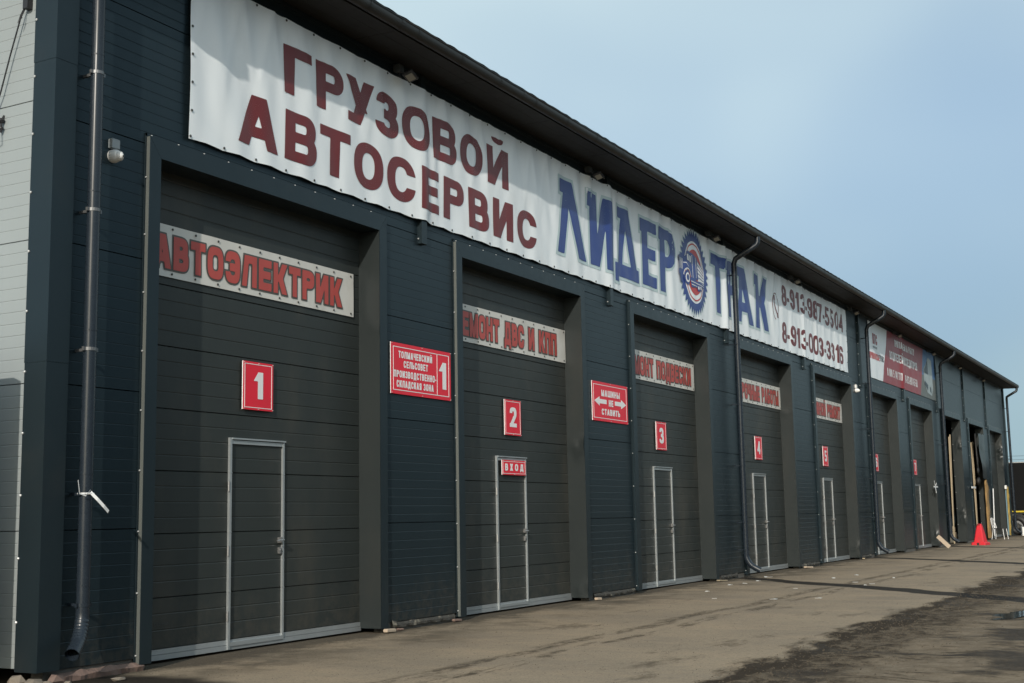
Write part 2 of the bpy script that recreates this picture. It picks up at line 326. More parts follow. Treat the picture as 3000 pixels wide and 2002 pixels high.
def glyph(ch, W, H, t, h, n, style=''):
    B = G_box; P = lambda xb, xt, w, z0=0, z1=H: G_par(xb, xt, w, z0, z1)
    V = lambda x: B(x, x+t, 0, H)
    BIG = 9*H
    def ring(x0, x1, z0, z1): return S(G_ell((x0+x1)/2, (z0+z1)/2, (x1-x0)/2, (z1-z0)/2, n), G_ell((x0+x1)/2, (z0+z1)/2, (x1-x0)/2-t, (z1-z0)/2-h, n))
    def bowl(x0, x1, z0, z1):
        a = min((x1-x0)*.6, (z1-z0)*.62); xm = x1-a; c = (z0+z1)/2; b = (z1-z0)/2
        out = U(B(x0, xm+1e-4, z0, z1), I(G_ell(xm, c, a, b, n), B(xm-a*.02, BIG, -BIG, BIG)))
        inn = U(B(x0+t, xm+1e-4, z0+h, z1-h), I(G_ell(xm, c, max(a-t, 1e-3), b-h, n), B(xm-1e-3, BIG, -BIG, BIG)))
        return S(out, inn)
    flag = B(-.10*W, t*.9, H*.80, H) if style == 'L' else None
    if ch == 'А':
        if style == 'L':
            return U(P(-.02*W, W*.22, t*.9), P(W-t*1.25, W*.16, t*1.25), B(W*.2, W*.8, H*.2, H*.2+h), B(W*.02, W*.4, H*.82, H))
        return U(P(0, W/2-t*.62, t*1.08), P(W-t*1.08, W/2-t*.46, t*1.08), B(W*.2, W*.8, H*.19, H*.19+h))
    if ch == 'Б': return U(V(0), B(0, W*.92, H-h, H), bowl(0, W, 0, H*.6))
    if ch == 'В': return U(V(0), bowl(0, W, 0, H*.5+h*.5), bowl(0, W*.95, H*.5-h*.5, H))
    if ch == 'Г': return U(V(0), B(0, W, H-h, H))
    if ch == 'Д':
        if style == 'L': return U(P(W*.05, W*.32, t*.75), P(W-t*1.1, W*.30, t*1.1), B(-.02*W, W*1.02, -.02*H, h), B(W*.12, W*.45, H*.84, H), B(-.02*W, t*.5, -.1*H, h))
        return U(P(W*.10, W*.20, t), B(W*.2, W*.9, H-h, H), B(W*.9-t, W*.9, 0, H), B(0, W, 0, h), B(0, t*.85, -.15*H, h), B(W-t*.85, W, -.15*H, h))
    if ch == 'Е':
        r = U(V(0), B(0, W, H-h, H), B(0, W, 0, h), B(0, W*.93, H/2-h/2, H/2+h/2))
        return U(r, flag) if flag else r
    if ch == 'Ж': return U(B(W/2-t/2, W/2+t/2, 0, H), P(0, W*.36, t*1.1, 0, H*.55), P(W*.30, 0, t*1.1, H*.45, H), P(W-t*1.1, W*.5, t*1.1, 0, H*.55), P(W*.5, W-t*1.1, t*1.1, H*.45, H))
    if ch in 'З3':
        up = S(ring(W*.03, W*.96, H*.5-h*.5, H), B(-BIG, W*.40, -BIG, H*.72)); lo = S(ring(0, W, 0, H*.5+h*.5), B(-BIG, W*.40, H*.28, BIG))
        return U(up, lo, B(W*.34, W*.62, H*.5-h*.5, H*.5+h*.5))
    if ch in 'ИЙ':
        r = U(V(0), V(W-t), P(t*.1, W-t*1.2, t*1.1))
        if flag: r = U(V(0), V(W-t), P(t*.25, W-t*1.3, t*1.05), flag)
        if ch == 'Й': r = U(r, I(S(G_ell(W/2, H*1.26, W*.27, H*.17, 2), G_ell(W/2, H*1.27, W*.27-t*.55, H*.17-h*.62, 2)), B(-BIG, BIG, -BIG, H*1.25)))
        return r
    if ch == 'К':
        r = U(V(0), P(t*.75, W-t*1.2, t*1.2, H*.40, H), P(W-t*1.2, t*.8, t*1.2, 0, H*.62))
        return U(r, flag) if flag else r
    if ch == 'Л':
        if style == 'L': return U(P(-.02*W, W*.27, t*.85), P(W-t*1.2, W*.20, t*1.2), B(W*.10, W*.48, H*.82, H))
        return U(P(0, W*.16, t), B(W*.16, W, H-h, H), V(W-t))
    if ch == 'М': return U(V(0), V(W-t), P(W/2-t*.5, t*.05, t*1.0), P(W/2-t*.5, W-t*1.05, t*1.0))
    if ch in 'НH': return U(V(0), V(W-t), B(0, W, H/2-h/2, H/2+h/2))
    if ch in 'О0': return ring(0, W, 0, H)
    if ch == 'П': return U(V(0), V(W-t), B(0, W, H-h, H))
    if ch == 'Р':
        r = U(V(0), bowl(0, W, H*.40, H))
        return U(r, flag) if flag else r
    if ch == 'С': return S(ring(0, W, 0, H), B(W*.5, BIG, H*.35, H*.65))
    if ch == 'Т':
        r = U(B(W/2-t/2, W/2+t/2, 0, H), B(0, W, H-h, H))
        return U(r, P(-.05*W, W*.02, W, H*.80, H)) if flag else r
    if ch == 'У': return U(P(W*.17, W-t*1.12, t*1.12), P(W*.42, 0, t*1.1, H*.30, H), B(W*.04, W*.32, 0, h*.95))
    if ch == 'Х': return U(P(0, W-t*1.2, t*1.2), P(W-t*1.2, 0, t*1.2))
    if ch == 'Ч': return U(V(W-t), B(0, t, H*.55, H), S(G_ell(W*.5, H*.62, W*.5, H*.26, n), G_ell(W*.5, H*.64, W*.5-t, H*.26-h, n), B(-BIG, BIG, H*.6, BIG)), B(W*.5, W, H*.36, H*.36+h))
    if ch == 'Ш': return U(V(0), V(W/2-t/2), V(W-t), B(0, W, 0, h))
    if ch == 'Ы': return U(V(0), bowl(0, W-t*1.35, 0, H*.6), V(W-t))
    if ch == 'Ь': return U(V(0), bowl(0, W, 0, H*.6))
    if ch == 'Э': return U(S(ring(0, W, 0, H), B(-BIG, W*.5, H*.33, H*.67)), B(W*.30, W-t*.5, H/2-h/2, H/2+h/2))
    if ch == 'Я': 
        r = bowl(0, W, H*.40, H); q = U(V(0), r, P(W-t*1.2, W*.25, t*1.2, 0, H*.5)); return lambda X, Z: q(W-X, Z)
    if ch == '1': return U(B(W*.42, W*.42+t*1.1, 0, H), P(W*.02, W*.42, t*.95, H*.66, H*.97))
    if ch == '2': return U(S(ring(W*.02, W*.98, H*.42, H), B(-BIG, W*.62, -BIG, H*.72), B(-BIG, BIG, -BIG, H*.55)), P(W*.0, W*.98-t*1.15, t*1.15, h*.5, H*.58), B(0, W, 0, h), I(ring(W*.02, W*.98, H*.42, H), B(-BIG, W*.62, H*.70, BIG)))
    if ch == '4': return U(B(W*.55, W*.55+t, 0, H), P(0, W*.5, t*1.0, H*.22, H), B(0, W, H*.20, H*.20+h))
    if ch == '5': return U(B(W*.1, W*.95, H-h, H), B(W*.08, W*.08+t*.9, H*.42, H), S(ring(0, W, 0, H*.64), B(-BIG, W*.42, H*.26, H*.52)))
    if ch in '69':
        q = U(ring(0, W, 0, H*.62), S(ring(0, W*1.0, 0, H), B(W*.5, BIG, -BIG, H*.70), B(-BIG, BIG, -BIG, H*.25)), I(ring(0, W, H*.3, H), B(-BIG, BIG, H*.72, BIG)))
        return q if ch == '6' else (lambda X, Z: q(W-X, H-Z))
    if ch == '7': return U(B(0, W, H-h, H), P(W*.18, W-t*1.25, t*1.2, 0, H-h*.5))
    if ch == '8': return U(ring(0, W, 0, H*.5+h*.5), ring(W*.04, W*.96, H*.5-h*.5, H))
    if ch == '-': return B(0, W, H*.38-h*.5, H*.38+h*.5)
    if ch == '+': return U(B(0, W, H*.45-h*.5, H*.45+h*.5), B(W/2-t/2, W/2+t/2, H*.2, H*.7))
    if ch == 'D': return bowl(0, W, 0, H)
    if ch == 'o': return ring(0, W, 0, H*.7)
    if ch == 'r': return U(B(0, t, 0, H*.7), B(0, W, H*.7-h, H*.7))
    if ch == 'a': return U(ring(0, W, 0, H*.7), B(W-t, W, 0, H*.7))
    if ch == 'n': return U(B(0, t, 0, H*.7), B(W-t, W, 0, H*.7), B(0, W, H*.7-h, H*.7))
    return B(0, W, 0, H)
RELW = {'И':.75,'Й':.75,'М':.9,'Ш':1.0,'Ж':1.1,'Ы':.95,'Д':.82,'А':.78,'О':.76,'Э':.72,'С':.72,'Т':.66,'Г':.56,'1':.5,'-':.35,'Л':.76,'Н':.72,'П':.72,'К':.74,'Х':.72,'У':.72,' ':.38,'Ь':.64,'+':.5,'o':.5,'r':.32,'a':.5,'n':.5}
def mesh_sdf(mb, f, bx, place, cell, maxrun=5):
    """marching squares of f<0 over bx=(x0,x1,z0,z1); place(x,z)->3d point"""
    x0, x1, z0, z1 = bx; nx = max(4, int(math.ceil((x1-x0)/cell))); nz = max(4, int(math.ceil((z1-z0)/cell)))
    xs = np.linspace(x0, x1, nx+1)+1.3e-5; zs = np.linspace(z0, z1, nz+1)+1.7e-5
    X, Z = np.meshgrid(xs, zs); F = f(X, Z)
    ins = F < 0; cache = {}
    def vid(key, x, z):
        i = cache.get(key)
        if i is None:
            i = len(mb.v); mb.v.append(place(x, z)); cache[key] = i
        return i
    for j in range(nz):
        a = ins[j]; b = ins[j+1]; cnt = a[:-1].astype(int)+a[1:]+b[:-1]+b[1:]
        i = 0
        while i < nx:
            c = cnt[i]
            if c == 0: i += 1; continue
            if c == 4:
                e = i
                while e+1 < nx and cnt[e+1] == 4 and e+1-i < maxrun: e += 1
                mb.f.append((vid((i,j),xs[i],zs[j]), vid((e+1,j),xs[e+1],zs[j]), vid((e+1,j+1),xs[e+1],zs[j+1]), vid((i,j+1),xs[i],zs[j+1])))
                i = e+1; continue
            cs = [(i,j),(i+1,j),(i+1,j+1),(i,j+1)]; poly = []
            for k in range(4):
                p = cs[k]; q = cs[(k+1)%4]; fp = F[p[1],p[0]]; fq = F[q[1],q[0]]
                if fp < 0: poly.append(vid(p, xs[p[0]], zs[p[1]]))
                if (fp < 0) != (fq < 0):
                    s_ = fp/(fp-fq); x = xs[p[0]]+(xs[q[0]]-xs[p[0]])*s_; z = zs[p[1]]+(zs[q[1]]-zs[p[1]])*s_
                    poly.append(vid((min(p,q),max(p,q)), x, z))
            if len(poly) >= 3: mb.f.append(tuple(poly))
            i += 1
def letters(mb, items, z0, z1, tv, th, n, yf, off=0.0, cell=None, style=''):
    """items: (char, xl, xr); yf(x,z)->y"""
    H = z1-z0; cell = cell or H/56
    for ch, xl, xr in items:
        if ch == ' ': continue
        W = xr-xl; g = glyph(ch, W, H, tv, th, n, style); f = (lambda X, Z, g=g: g(X, Z)-off)
        e = abs(off)+cell*1.5; lo = -.18*H if ch == 'Д' else 0; hi = H*1.32 if ch == 'Й' else H; xe = .16*W if style == 'L' else 0
        mesh_sdf(mb, f, (-e-xe, W+e+xe*.4, lo-e, hi+e), lambda x, z, xl=xl: (xl+x, yf(xl+x, z0+z), z0+z), cell)
def layout(body, x0, x1, gap=.12, fixed=None):
    ws = [RELW.get(c, .68) for c in body]; tot = sum(ws)+gap*(len(body)-1); k = (x1-x0)/tot; x = x0; out = []
    for c, w in zip(body, ws): out.append((c, x, x+w*k)); x += (w+gap)*k
    return out

# ------------------------------------------------------------------ setting: ground, puddles
def rows(segs):
    out = []
    for a, b, n in segs: out += list(np.linspace(a, b, n, endpoint=False))
    return out
gx = rows([(-3000,-200,4),(-200,-10,8),(-10,6,16),(6,30,170),(30,72,90),(72,300,14),(300,3000,5)])+[3000]
gy = rows([(-3000,-200,4),(-200,-20,8),(-20,-9,14),(-9,.6,96),(.6,30,8),(30,300,6),(300,3000,4)])+[3000]
def gz(x, y):
    if y > .3 or y < -20 or x < 0 or x > 72: return -.01 if y < .3 else -.012
    m = min(1, max(0, (-4.8-y)/.5)); z = .012*noise.noise((x*.5, y*.5, 0))
    z += m*(.022*noise.noise((x*1.1+4, y*1.6, 3))+.012*noise.noise((x*3.1, y*4.2, 7)))-m*.02
    return z-.012+.012*min(0, (y+.5)/3)
mb = MB(); mb.grid([[(x, y, gz(x, y)) for x in gx] for y in gy])
ground = struct(mb.build('ground', M_GROUND, smooth=True))
def water_mat():
    m = bpy.data.materials.new('puddle_water'); m.use_nodes = True; g = N(m); p = m.node_tree.nodes['Principled BSDF']
    g.put(p.inputs['Base Color'], g.mix(g.noise(g.pos(), 2.0), (.018, .015, .012), (.03, .026, .02))); p.inputs['Roughness'].default_value = .06; p.inputs['Specular IOR Level'].default_value = .5
    g.put(p.inputs['Normal'], g.bump(g.noise(g.pos(), 14, 2), .05, .01)); return m
M_WATER = water_mat()
for cx_, cy_, a, b in ((17.4, -6.25, .9, .2),):
    mb = MB(); ring_ = []
    for k in range(40):
        t = 2*math.pi*k/40; r = 1+.28*noise.noise((math.cos(t)*1.7+cx_, math.sin(t)*1.7, 2))+.12*noise.noise((math.cos(t)*5, math.sin(t)*5, cx_))
        ring_.append((cx_+a*r*math.cos(t)-.5*b*math.sin(t), cy_+b*r*math.sin(t)-.3*a*math.cos(t)*.4, -.046))
    mb.add([(cx_, cy_, -.046)]+ring_, [(0, 1+k, 1+(k+1)%40) for k in range(40)])
    struct(mb.build('puddle', M_WATER))

# ------------------------------------------------------------------ the building
building = empty('service_building', (7.4, 0, 0))
tag(building, 'long graphite clad truck service building with a row of numbered sectional gates', 'building')
BL = Vector((7.4, 0, 0))
def part(mb, name, m, parent=None, smooth=False):
    o = mb.build(name, m, parent or building, smooth)
    if parent is None: o.matrix_parent_inverse = Matrix.Translation(-BL)
    return o

LEFT = [8.73, 14.28, 20.01, 25.64, 31.33, 37.02, 42.67, 48.32, 53.92, 59.25]
OPW = 3.63; HEAD = 4.73; FW = .15; XEND = 64.45
BATTEN = [13.30, 19.05, 24.80, 30.45, 36.15, 41.80, 47.45, 53.20, 58.70]
JZ = [.09, 1.245, 2.49, 3.735, 4.85]

def ribbed(x0, x1, z0, z1, y, ribs, d=.0018, w=.0055, th=.05, edge=.0025, wob=0.0, seed=0):
    """horizontal ribbed sheet panel: profile in z, extruded along x, with a few columns so the sheet can bow"""
    prof = [(z0, y+edge*1.4), (z0+edge, y)]
    for r in ribs:
        if z0+.03 < r < z1-.03: prof += [(r-w, y), (r-w*.25, y+d), (r+w*.25, y+d), (r+w, y)]
    prof += [(z1-edge, y), (z1, y+edge*1.4)]
    n = max(2, int((x1-x0)/.5)+1) if wob else 2; mb = MB(); P = []
    for i in range(n):
        x = x0+(x1-x0)*i/(n-1); e = math.sin(math.pi*i/(n-1)) if wob else 0
        P.append([(x, yy-wob*e*noise.noise((x*.9, z*1.1, seed)), z) for z, yy in prof])
    P = [list(c) for c in zip(*P)]; mb.grid(P)
    b = y+th
    m = len(P); 
    mb.add([(x0,y+edge,z0),(x1,y+edge,z0),(x1,b,z0),(x0,b,z0),(x0,y+edge,z1),(x1,y+edge,z1),(x1,b,z1),(x0,b,z1)], [(3,2,1,0),(4,5,6,7),(1,2,6,5),(2,3,7,6),(3,0,4,7)])
    return mb
RIBS = [0.0+.10375*k for k in range(1, 72)]
def clad(x0, x1, z0, z1, seed=0, m=None):
    rr = [z1-.10375*k for k in range(1, 14)]
    return part(ribbed(x0, x1, z0+.003, z1-.003, 0.0, rr[::-1], wob=.003, seed=seed), 'wall_panel', m or M_CLAD)
# piers between the gates
piers = [(7.56, LEFT[0]-FW)]+[(LEFT[i]+OPW+FW, LEFT[i+1]-FW) for i in range(9)]+[(LEFT[9]+OPW+FW, XEND)]
for i, (a, b) in enumerate(piers):
    for k in range(4): clad(a+.004, b-.004, JZ[k], JZ[k+1], seed=i*7+k)
# upper band
ups = [7.56]+BATTEN+[XEND]
for i in range(len(ups)-1):
    for z0, z1 in ((4.85, 6.10), (6.10, 7.02)): clad(ups[i]+.004, ups[i+1]-.004, z0, z1, seed=100+i)
# frame flashing around each gate
def frame_mesh():
    mb = MB(); t = .0015; yf, yb = -.05, 0.30; H = HEAD; O = HEAD+.19; w = OPW
    mb.prism([(-FW,.04),(-t*0,.04),(0,H-t),(-FW,O-t*2)], yf, yb)
    mb.prism([(w,.04),(w+FW,.04),(w+FW,O-t*2),(w,H-t)], yf, yb)
    mb.prism([(0,H+t),(w,H+t),(w+FW,O+t),(-FW,O+t)], yf, yb)
    mb.box(-FW-.0015, -FW+.03, yf-.0012, yf+.02, 2.02, 2.028); mb.box(w+.01, w+FW+.0015, yf-.0012, 0, 2.02, 2.028)
    mb.box(-FW-.022, -FW, -.012, -.002, .05, O+.03); mb.box(-FW-.022, w+FW, -.012, -.002, O+.002, O+.03)
    return mb
FR = frame_mesh(); frame_me = None
def screws(mb, pts, r=.011, ax=(0,-1,0)):
    a = Vector(ax)
    for p in pts:
        p = Vector(p); mb.tube([p, p+a*.010, p+a*.015], [r, r, r*.4], 6)
def jamb_lining(dents, seed):
    """steel sheet lining the right-hand reveal, with knocks in it"""
    mb = MB(); P = []
    nz = 76; ny = 8
    for i in range(nz+1):
        z = .045+(HEAD-.05)*i/nz; row = []
        for j in range(ny+1):
            y = -.052+.345*j/ny; x = -.006-.003*abs(noise.noise((z*.8, y*2, seed)))
            for dz, dy, r, amp in dents:
                q = ((z-dz)/r)**2+((y-dy)/.16)**2
                if q < 4: x -= math.exp(-q*1.4)*amp*abs(.35+1.6*noise.noise((z*8, y*10, seed+3)))
            row.append((x, y, z))
        P.append(row)
    mb.grid([r[::-1] for r in P])
    return mb
DENTS = [[(3.55,-.03,.08,.02)], [(2.35,-.02,.16,.045),(.12,.0,.14,.06)], [], [(3.6,.1,.1,.02)], [(.25,.0,.2,.05)], [], [(.35,.1,.28,.06),(1.9,0,.1,.02)], [(3.75,.05,.25,.07),(1.1,.05,.3,.06),(.8,-.02,.12,.05)], [(3.9,.05,.3,.09),(3.2,.1,.25,.05)], [(3.85,.05,.35,.11),(3.1,0,.2,.05)]]
for i, L in enumerate(LEFT):
    if frame_me is None:
        o = part(FR, 'gate_frame', M_FLASH); frame_me = o.data
    else:
        o = link('gate_frame', frame_me, building); o.matrix_parent_inverse = Matrix.Translation(-BL)
    o.location = (L, 0, 0)
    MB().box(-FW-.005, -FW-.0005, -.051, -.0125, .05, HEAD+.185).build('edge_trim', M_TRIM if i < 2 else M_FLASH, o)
    j = jamb_lining(DENTS[i], i*3.7).build('jamb_lining', M_JAMB, o, True); j.location = (OPW, 0, 0)
    mb = MB()
    screws(mb, [(-FW-.012, -.012, .12+.55*k) for k in range(9)]+[(-.1+.36*k, -.012, HEAD+.206) for k in range(11)], .008)
    screws(mb, [(OPW-.012, .275, .08+.62*k) for k in range(8)], .013, (-1,0,0))
    stuff(mb.build('screws', M_SCREW, o))

# sectional gates
SEC = [.0, .59, 1.19, 1.79, 2.39, 3.0, 3.6, 4.2, 4.80]
sec_me = {}
def gate_mesh_section(k):
    z0, z1 = SEC[k], SEC[k+1]; z0 = .115 if k == 0 else z0
    h = z1-z0; q = [z1-.15*i for i in (3, 2, 1)]
    return ribbed(0.0, OPW, z0+.002, z1-.002, 0.25, q, d=.004, w=.008, th=.04, edge=.005, wob=.003, seed=k*1.9)
def pass_frame():
    mb = MB(); x0, x1, z0, z1 = 0, .88, .05, 2.15; y0 = .220
    mb.box(x0, x0+.030, y0, .249, z0-.03, z1); mb.box(x1-.026, x1, y0+.004, .249, z0, z1-.02)
    mb.box(x0+.031, x1+.008, y0-.008, .249, z1-.016, z1); mb.box(x0+.031, x1-.027, y0+.010, .249, z1-.062, z1-.024)
    mb.box(x0+.031, x1-.027, y0+.002, .249, z0, z0+.040)
    for z in (.59, 1.19, 1.79): mb.box(x0-.002, x0+.032, y0-.003, y0+.01, z-.005, z+.005); mb.box(x1-.028, x1+.002, y0+.001, y0+.01, z-.005, z+.005)
    return mb
def handle_mesh():
    mb = MB(); mb.bbox(-.018, .018, .205, .249, -.03, .03); mb.tube([(0,.21,0),(0,.175,0),(-.03,.17,0),(-.11,.175,-.004)], [.010,.010,.009,.008], 8)
    return mb
def lock_mesh(): return MB().bbox(-.014, .014, .22, .249, -.145, -.075).tube([(0,.222,-.105),(0,.212,-.105)], .008, 8)
rail_me = pf_me = hd_me = None
gates = {}
for i in (0, 1, 2, 3, 4, 5, 6, 9):
    L = LEFT[i]
    if rail_me is None:
        mb = MB(); mb.box(0, OPW, .235, .30, .015, .062); mb.box(0, OPW, .241, .30, .066, .113)
        rail_me = mb.build('gate', M_ALU).data; bpy.data.objects.remove(bpy.data.objects['gate'])
        pf_me = pass_frame().build('x', M_ALU).data; hd_me = handle_mesh().build('y', M_ZINC).data
        bpy.data.objects.remove(bpy.data.objects['x']); bpy.data.objects.remove(bpy.data.objects['y']); lk_me = lock_mesh().build('door_lock', M_ZINC).data; bpy.data.objects.remove(bpy.data.objects['door_lock'])
        for k in range(8):
            o = gate_mesh_section(k).build('s', M_GATE); sec_me[k] = o.data; bpy.data.objects.remove(o)
        for me, nm in ((rail_me, 'gate'), (pf_me, 'pass_door_frame'), (hd_me, 'door_handle')): me.name = nm
    g_ = link('gate', rail_me, building, (L, 0, 0)); g_.matrix_parent_inverse = Matrix.Translation(-BL); gates[i] = g_
    for k in range(8): link('gate_section', sec_me[k], g_)
    if i != 9:
        for hz_ in (.35, 1.0, 1.65): MB().tube([(-.012,.222,hz_-.05),(-.012,.222,hz_+.05)], .011, 8).build('hinge', M_ZINC, g_).location = (1.33, 0, 0)
        link('pass_door_frame', pf_me, g_, (1.33, 0, 0)); link('door_handle', hd_me, g_, (1.33+.815, 0, 1.09)); link('door_lock', lk_me, g_, (1.33+.815, 0, 1.09))
# vertical joint covers on the upper band
for x in BATTEN:
    mb = MB(); mb.bbox(x-.02, x+.10, -.062, .0, 4.735, 6.95, .006); mb.box(x-.035, x-.02, -.008, 0, 4.74, 6.95)
    o = part(mb, 'joint_cover', M_FLASH)
    mb = MB(); screws(mb, [(x-.028, -.008, 4.80+.3*k) for k in range(8)]); stuff(mb.build('screws', M_SCREW, o)).matrix_parent_inverse = o.matrix_world.inverted()
# corner flashings
def corner():
    for z0, z1, e in ((.10, 2.66, 0), (2.655, 5.31, .003), (5.305, 7.6, .006)):
        mb = MB(); x, y = 7.40-e, -.10-e
        mb.box(x, 7.635, y, -.002, z0, z1); mb.box(x, 7.40+.05, -.002, .165+e, z0, z1)
        part(mb, 'corner_flashing', M_FLASH)
    mb = MB(); screws(mb, [(7.4, .155, .5+.52*k) for k in range(11)], .012, (-1,0,0)); screws(mb, [(7.64, -.015, .6+1.1*k) for k in range(6)]); stuff(part(mb, 'screws', M_SCREW))
corner()
mb = MB(); mb.box(64.30, XEND+.06, -.06, .3, .1, 7.0); part(mb, 'corner_flashing', M_FLASH)
# light grey gable wall: each panel one piece
zs = [.12, 1.245, 2.485, 3.73, 4.975, 6.22, 7.4]
for k in range(6):
    rr = [zs[k+1]-.1035*i for i in range(1, 12)][::-1]
    b_ = ribbed(.12, 14.0, zs[k]+.003, zs[k+1]-.003, 0, rr, d=.003, w=.006, th=.05)
    me = MB(); me.v = [(7.42+y, x, z) for x, y, z in b_.v]; me.f = [f[::-1] for f in b_.f]
    part(me, 'wall_panel', M_LIGHT)
# gable top, rear wall, far gable, inner faces, plinth
mb = MB(); mb.add([(7.44,0,7.3),(7.44,14,7.3),(7.44,7,9.6),(7.6,0,7.3),(7.6,14,7.3),(7.6,7,9.6)], [(0,2,1),(3,4,5)]); part(mb, 'gable_wall', M_LIGHT)
mb = MB(); mb.box(7.45, XEND, 14.0, 14.1, 0, 7.3); part(mb, 'rear_wall', M_INNER)
mb = MB(); mb.add([(XEND,.02,.1),(XEND,14,.1),(XEND,14,7.3),(XEND,7,9.6),(XEND,.02,7.3),(XEND-.1,.02,.1),(XEND-.1,14,.1),(XEND-.1,14,7.3),(XEND-.1,7,9.6),(XEND-.1,.02,7.3)], [(0,1,2,3,4),(5,9,8,7,6),(0,4,9,5),(0,5,6,1),(1,6,7,2),(2,7,8,3),(3,8,9,4)]); part(mb, 'gable_wall', M_CLAD)
for a, b in piers: part(MB().box(a+.01, b-.01, .02, .16, -.05, .095), 'plinth', M_CONC)
mb = MB()
for a, b in piers: mb.box(a, b, .06, .2, .1, 6.9)
for L in LEFT: mb.box(L-.1, L+OPW+.1, .31, .4, HEAD+.05, 6.9)
part(mb, 'inner_lining', M_INNER)
# roof, soffit boards, gutter
X0R, X1R = 5.9, 64.75
mb = MB(); P = []
n = int((X1R-X0R)/.09)
for yy, zz in ((-.735, 7.098), (-.71, 7.108), (7.0, 9.75), (14.5, 7.1)):
    P.append([(X0R+(X1R-X0R)*i/n, yy, zz+.005*math.sin(i*.09*2*math.pi/.35)+.003*math.sin(i*2.1)) for i in range(n+1)])
mb.grid(P); part(mb, 'roof_sheet', M_ROOF)
mb = MB(); mb.box(X0R, X1R, -.62, -.60, 6.96, 7.10); part(mb, 'fascia', M_SOFFIT)
x = X0R; k = 0
while x < X1R-.1:
    x2 = min(X1R, x+2.0)
    for y0, y1, zz in ((-.60,-.41,6.965),(-.405,-.205,6.97),(-.20,.02,6.975)):
        mb = MB(); mb.bbox(x+.003, x2-.003, y0, y1, zz, zz+.03, .003); part(mb, 'soffit_board', M_SOFFIT)
    x = x2
mb = MB(); mb.box(X0R, X1R, -.03, .0, 6.93, 6.968); part(mb, 'soffit_trim', M_FLASH)
def gutter_piece(xa, xb):
    mb = MB(); P = []
    for t in range(13):
        a = math.pi*t/12; P.append([(xx, -.665+.065*math.cos(a)*-1, 7.075-.115*math.sin(a)) for xx in (xa, xb)])
    mb.grid(P); mb.grid([[(a, b+.003*(1 if i > 6 else -1)*0, c+.003) for a, b, c in r] for i, r in enumerate(P)][::-1])
    mb.tube([(xa, -.732, 7.075), (xb, -.732, 7.075)], .009, 6)
    return mb
x = X0R
while x < X1R-.2:
    x2 = min(X1R, x+3.0); gt = part(gutter_piece(x, x2-.004), 'gutter', M_GUT, smooth=True)
    mb = MB()
    for kk in range(3):
        xx = x+.35+kk*1.0
        if xx > X1R: break
        pts = [(xx, -.665-.071*math.cos(math.pi*t/10), 7.077-.121*math.sin(math.pi*t/10)) for t in range(11)]
        mb = MB(); mb.grid([[(a-.013, b, c) for a, b, c in pts], [(a+.013, b, c) for a, b, c in pts]]); mb.box(xx-.013, xx+.013, -.745, -.60, 7.082, 7.09)
        o = mb.build('gutter_bracket', M_GUT, gt); o.matrix_parent_inverse = gt.matrix_world.inverted()
    mb = MB(); pts = [(x2-.03, -.665-.069*math.cos(math.pi*t/10), 7.076-.119*math.sin(math.pi*t/10)) for t in range(11)]
    mb.grid([pts, [(a+.06, b, c) for a, b, c in pts]]); o = mb.build('gutter_joint', M_GUT, gt); o.matrix_parent_inverse = gt.matrix_world.inverted()
    x = x2
bpy.context.view_layer.update()
# downpipes
def downpipe(x, yw=-.17, top=True, low=.42, outdir=(-.25, -.75), clamps=(), r=.056):
    mb = MB(); pts = []
    if top:
        pts += [(x+.10, -.665, 6.97), (x+.10, -.665, 6.86), (x+.09, -.64, 6.80), (x+.02, -.30, 6.60), (x, -.21, 6.54), (x, yw, 6.44)]
    else: pts += [(x, yw, 6.9)]
    pts += [(x, yw, z) for z in (5.4, 4.0, 2.5, 1.2, low+.15)]
    mb.tube(pts, r, 20, caps=False); dp = part(mb, 'downpipe', M_PIPE, smooth=True)
    # corrugated outlet bend
    mb = MB(); ps = []; rs = []
    ox, oy = outdir; l = math.hypot(ox, oy); ox /= l; oy /= l
    for k in range(29):
        a = math.radians(62)*k/28; R_ = .30
        ps.append((x+ox*R_*(1-math.cos(a)), yw+oy*R_*(1-math.cos(a)), low+.16-R_*math.sin(a))); rs.append(r*1.04+(.004 if (k % 3 == 1 and 4 < k < 23) else 0))
    q = Vector(ps[-1])-Vector(ps[-2]); q.normalize()
    for s_ in (.05, .12): ps.append(tuple(Vector(ps[28])+q*s_)); rs.append(r*1.05)
    mb.tube(ps, rs, 20, caps=False); mb.tube([tuple(p) for p in ps[-4:]], [r*.99]*4, 20, caps=False)
    e = mb.build('outlet_bend', M_PIPE, dp, True)
    for z in clamps:
        mb = MB(); mb.tube([(x, yw, z-.014), (x, yw, z+.014)], r+.004, 20); c2 = MB().tube([(x, yw, z+.16), (x, yw, z+.17)], r+.003, 20).build('pipe_collar', M_PIPE, dp); c2.matrix_parent_inverse = dp.matrix_world.inverted()
        mb.box(x-.012, x+.012, yw+r, -.002, z-.012, z+.012); mb.box(x-.078, x-.055, yw-.012, yw+.012, z-.016, z+.016); mb.box(x+.055, x+.085, yw-.012, yw+.012, z-.016, z+.016)
        o = mb.build('pipe_clamp', M_CLAMP if (z > 1.6 and x < 8) else M_PIPE, dp); o.matrix_parent_inverse = dp.matrix_world.inverted()
    e.matrix_parent_inverse = dp.matrix_world.inverted()
    return dp
downpipe(7.80, -.17, clamps=(5.27, 4.02, 2.79, 1.55, .62), low=.40, outdir=(-.9, -.55))
downpipe(25.10, -.17, clamps=(6.2, 4.75, 3.5, 2.25, 1.1, .55), low=.30, outdir=(.25, -.9))
downpipe(36.62, -.17, clamps=(6.2, 4.9, 3.6, 2.2, 1.1), low=.30, outdir=(.25, -.9))
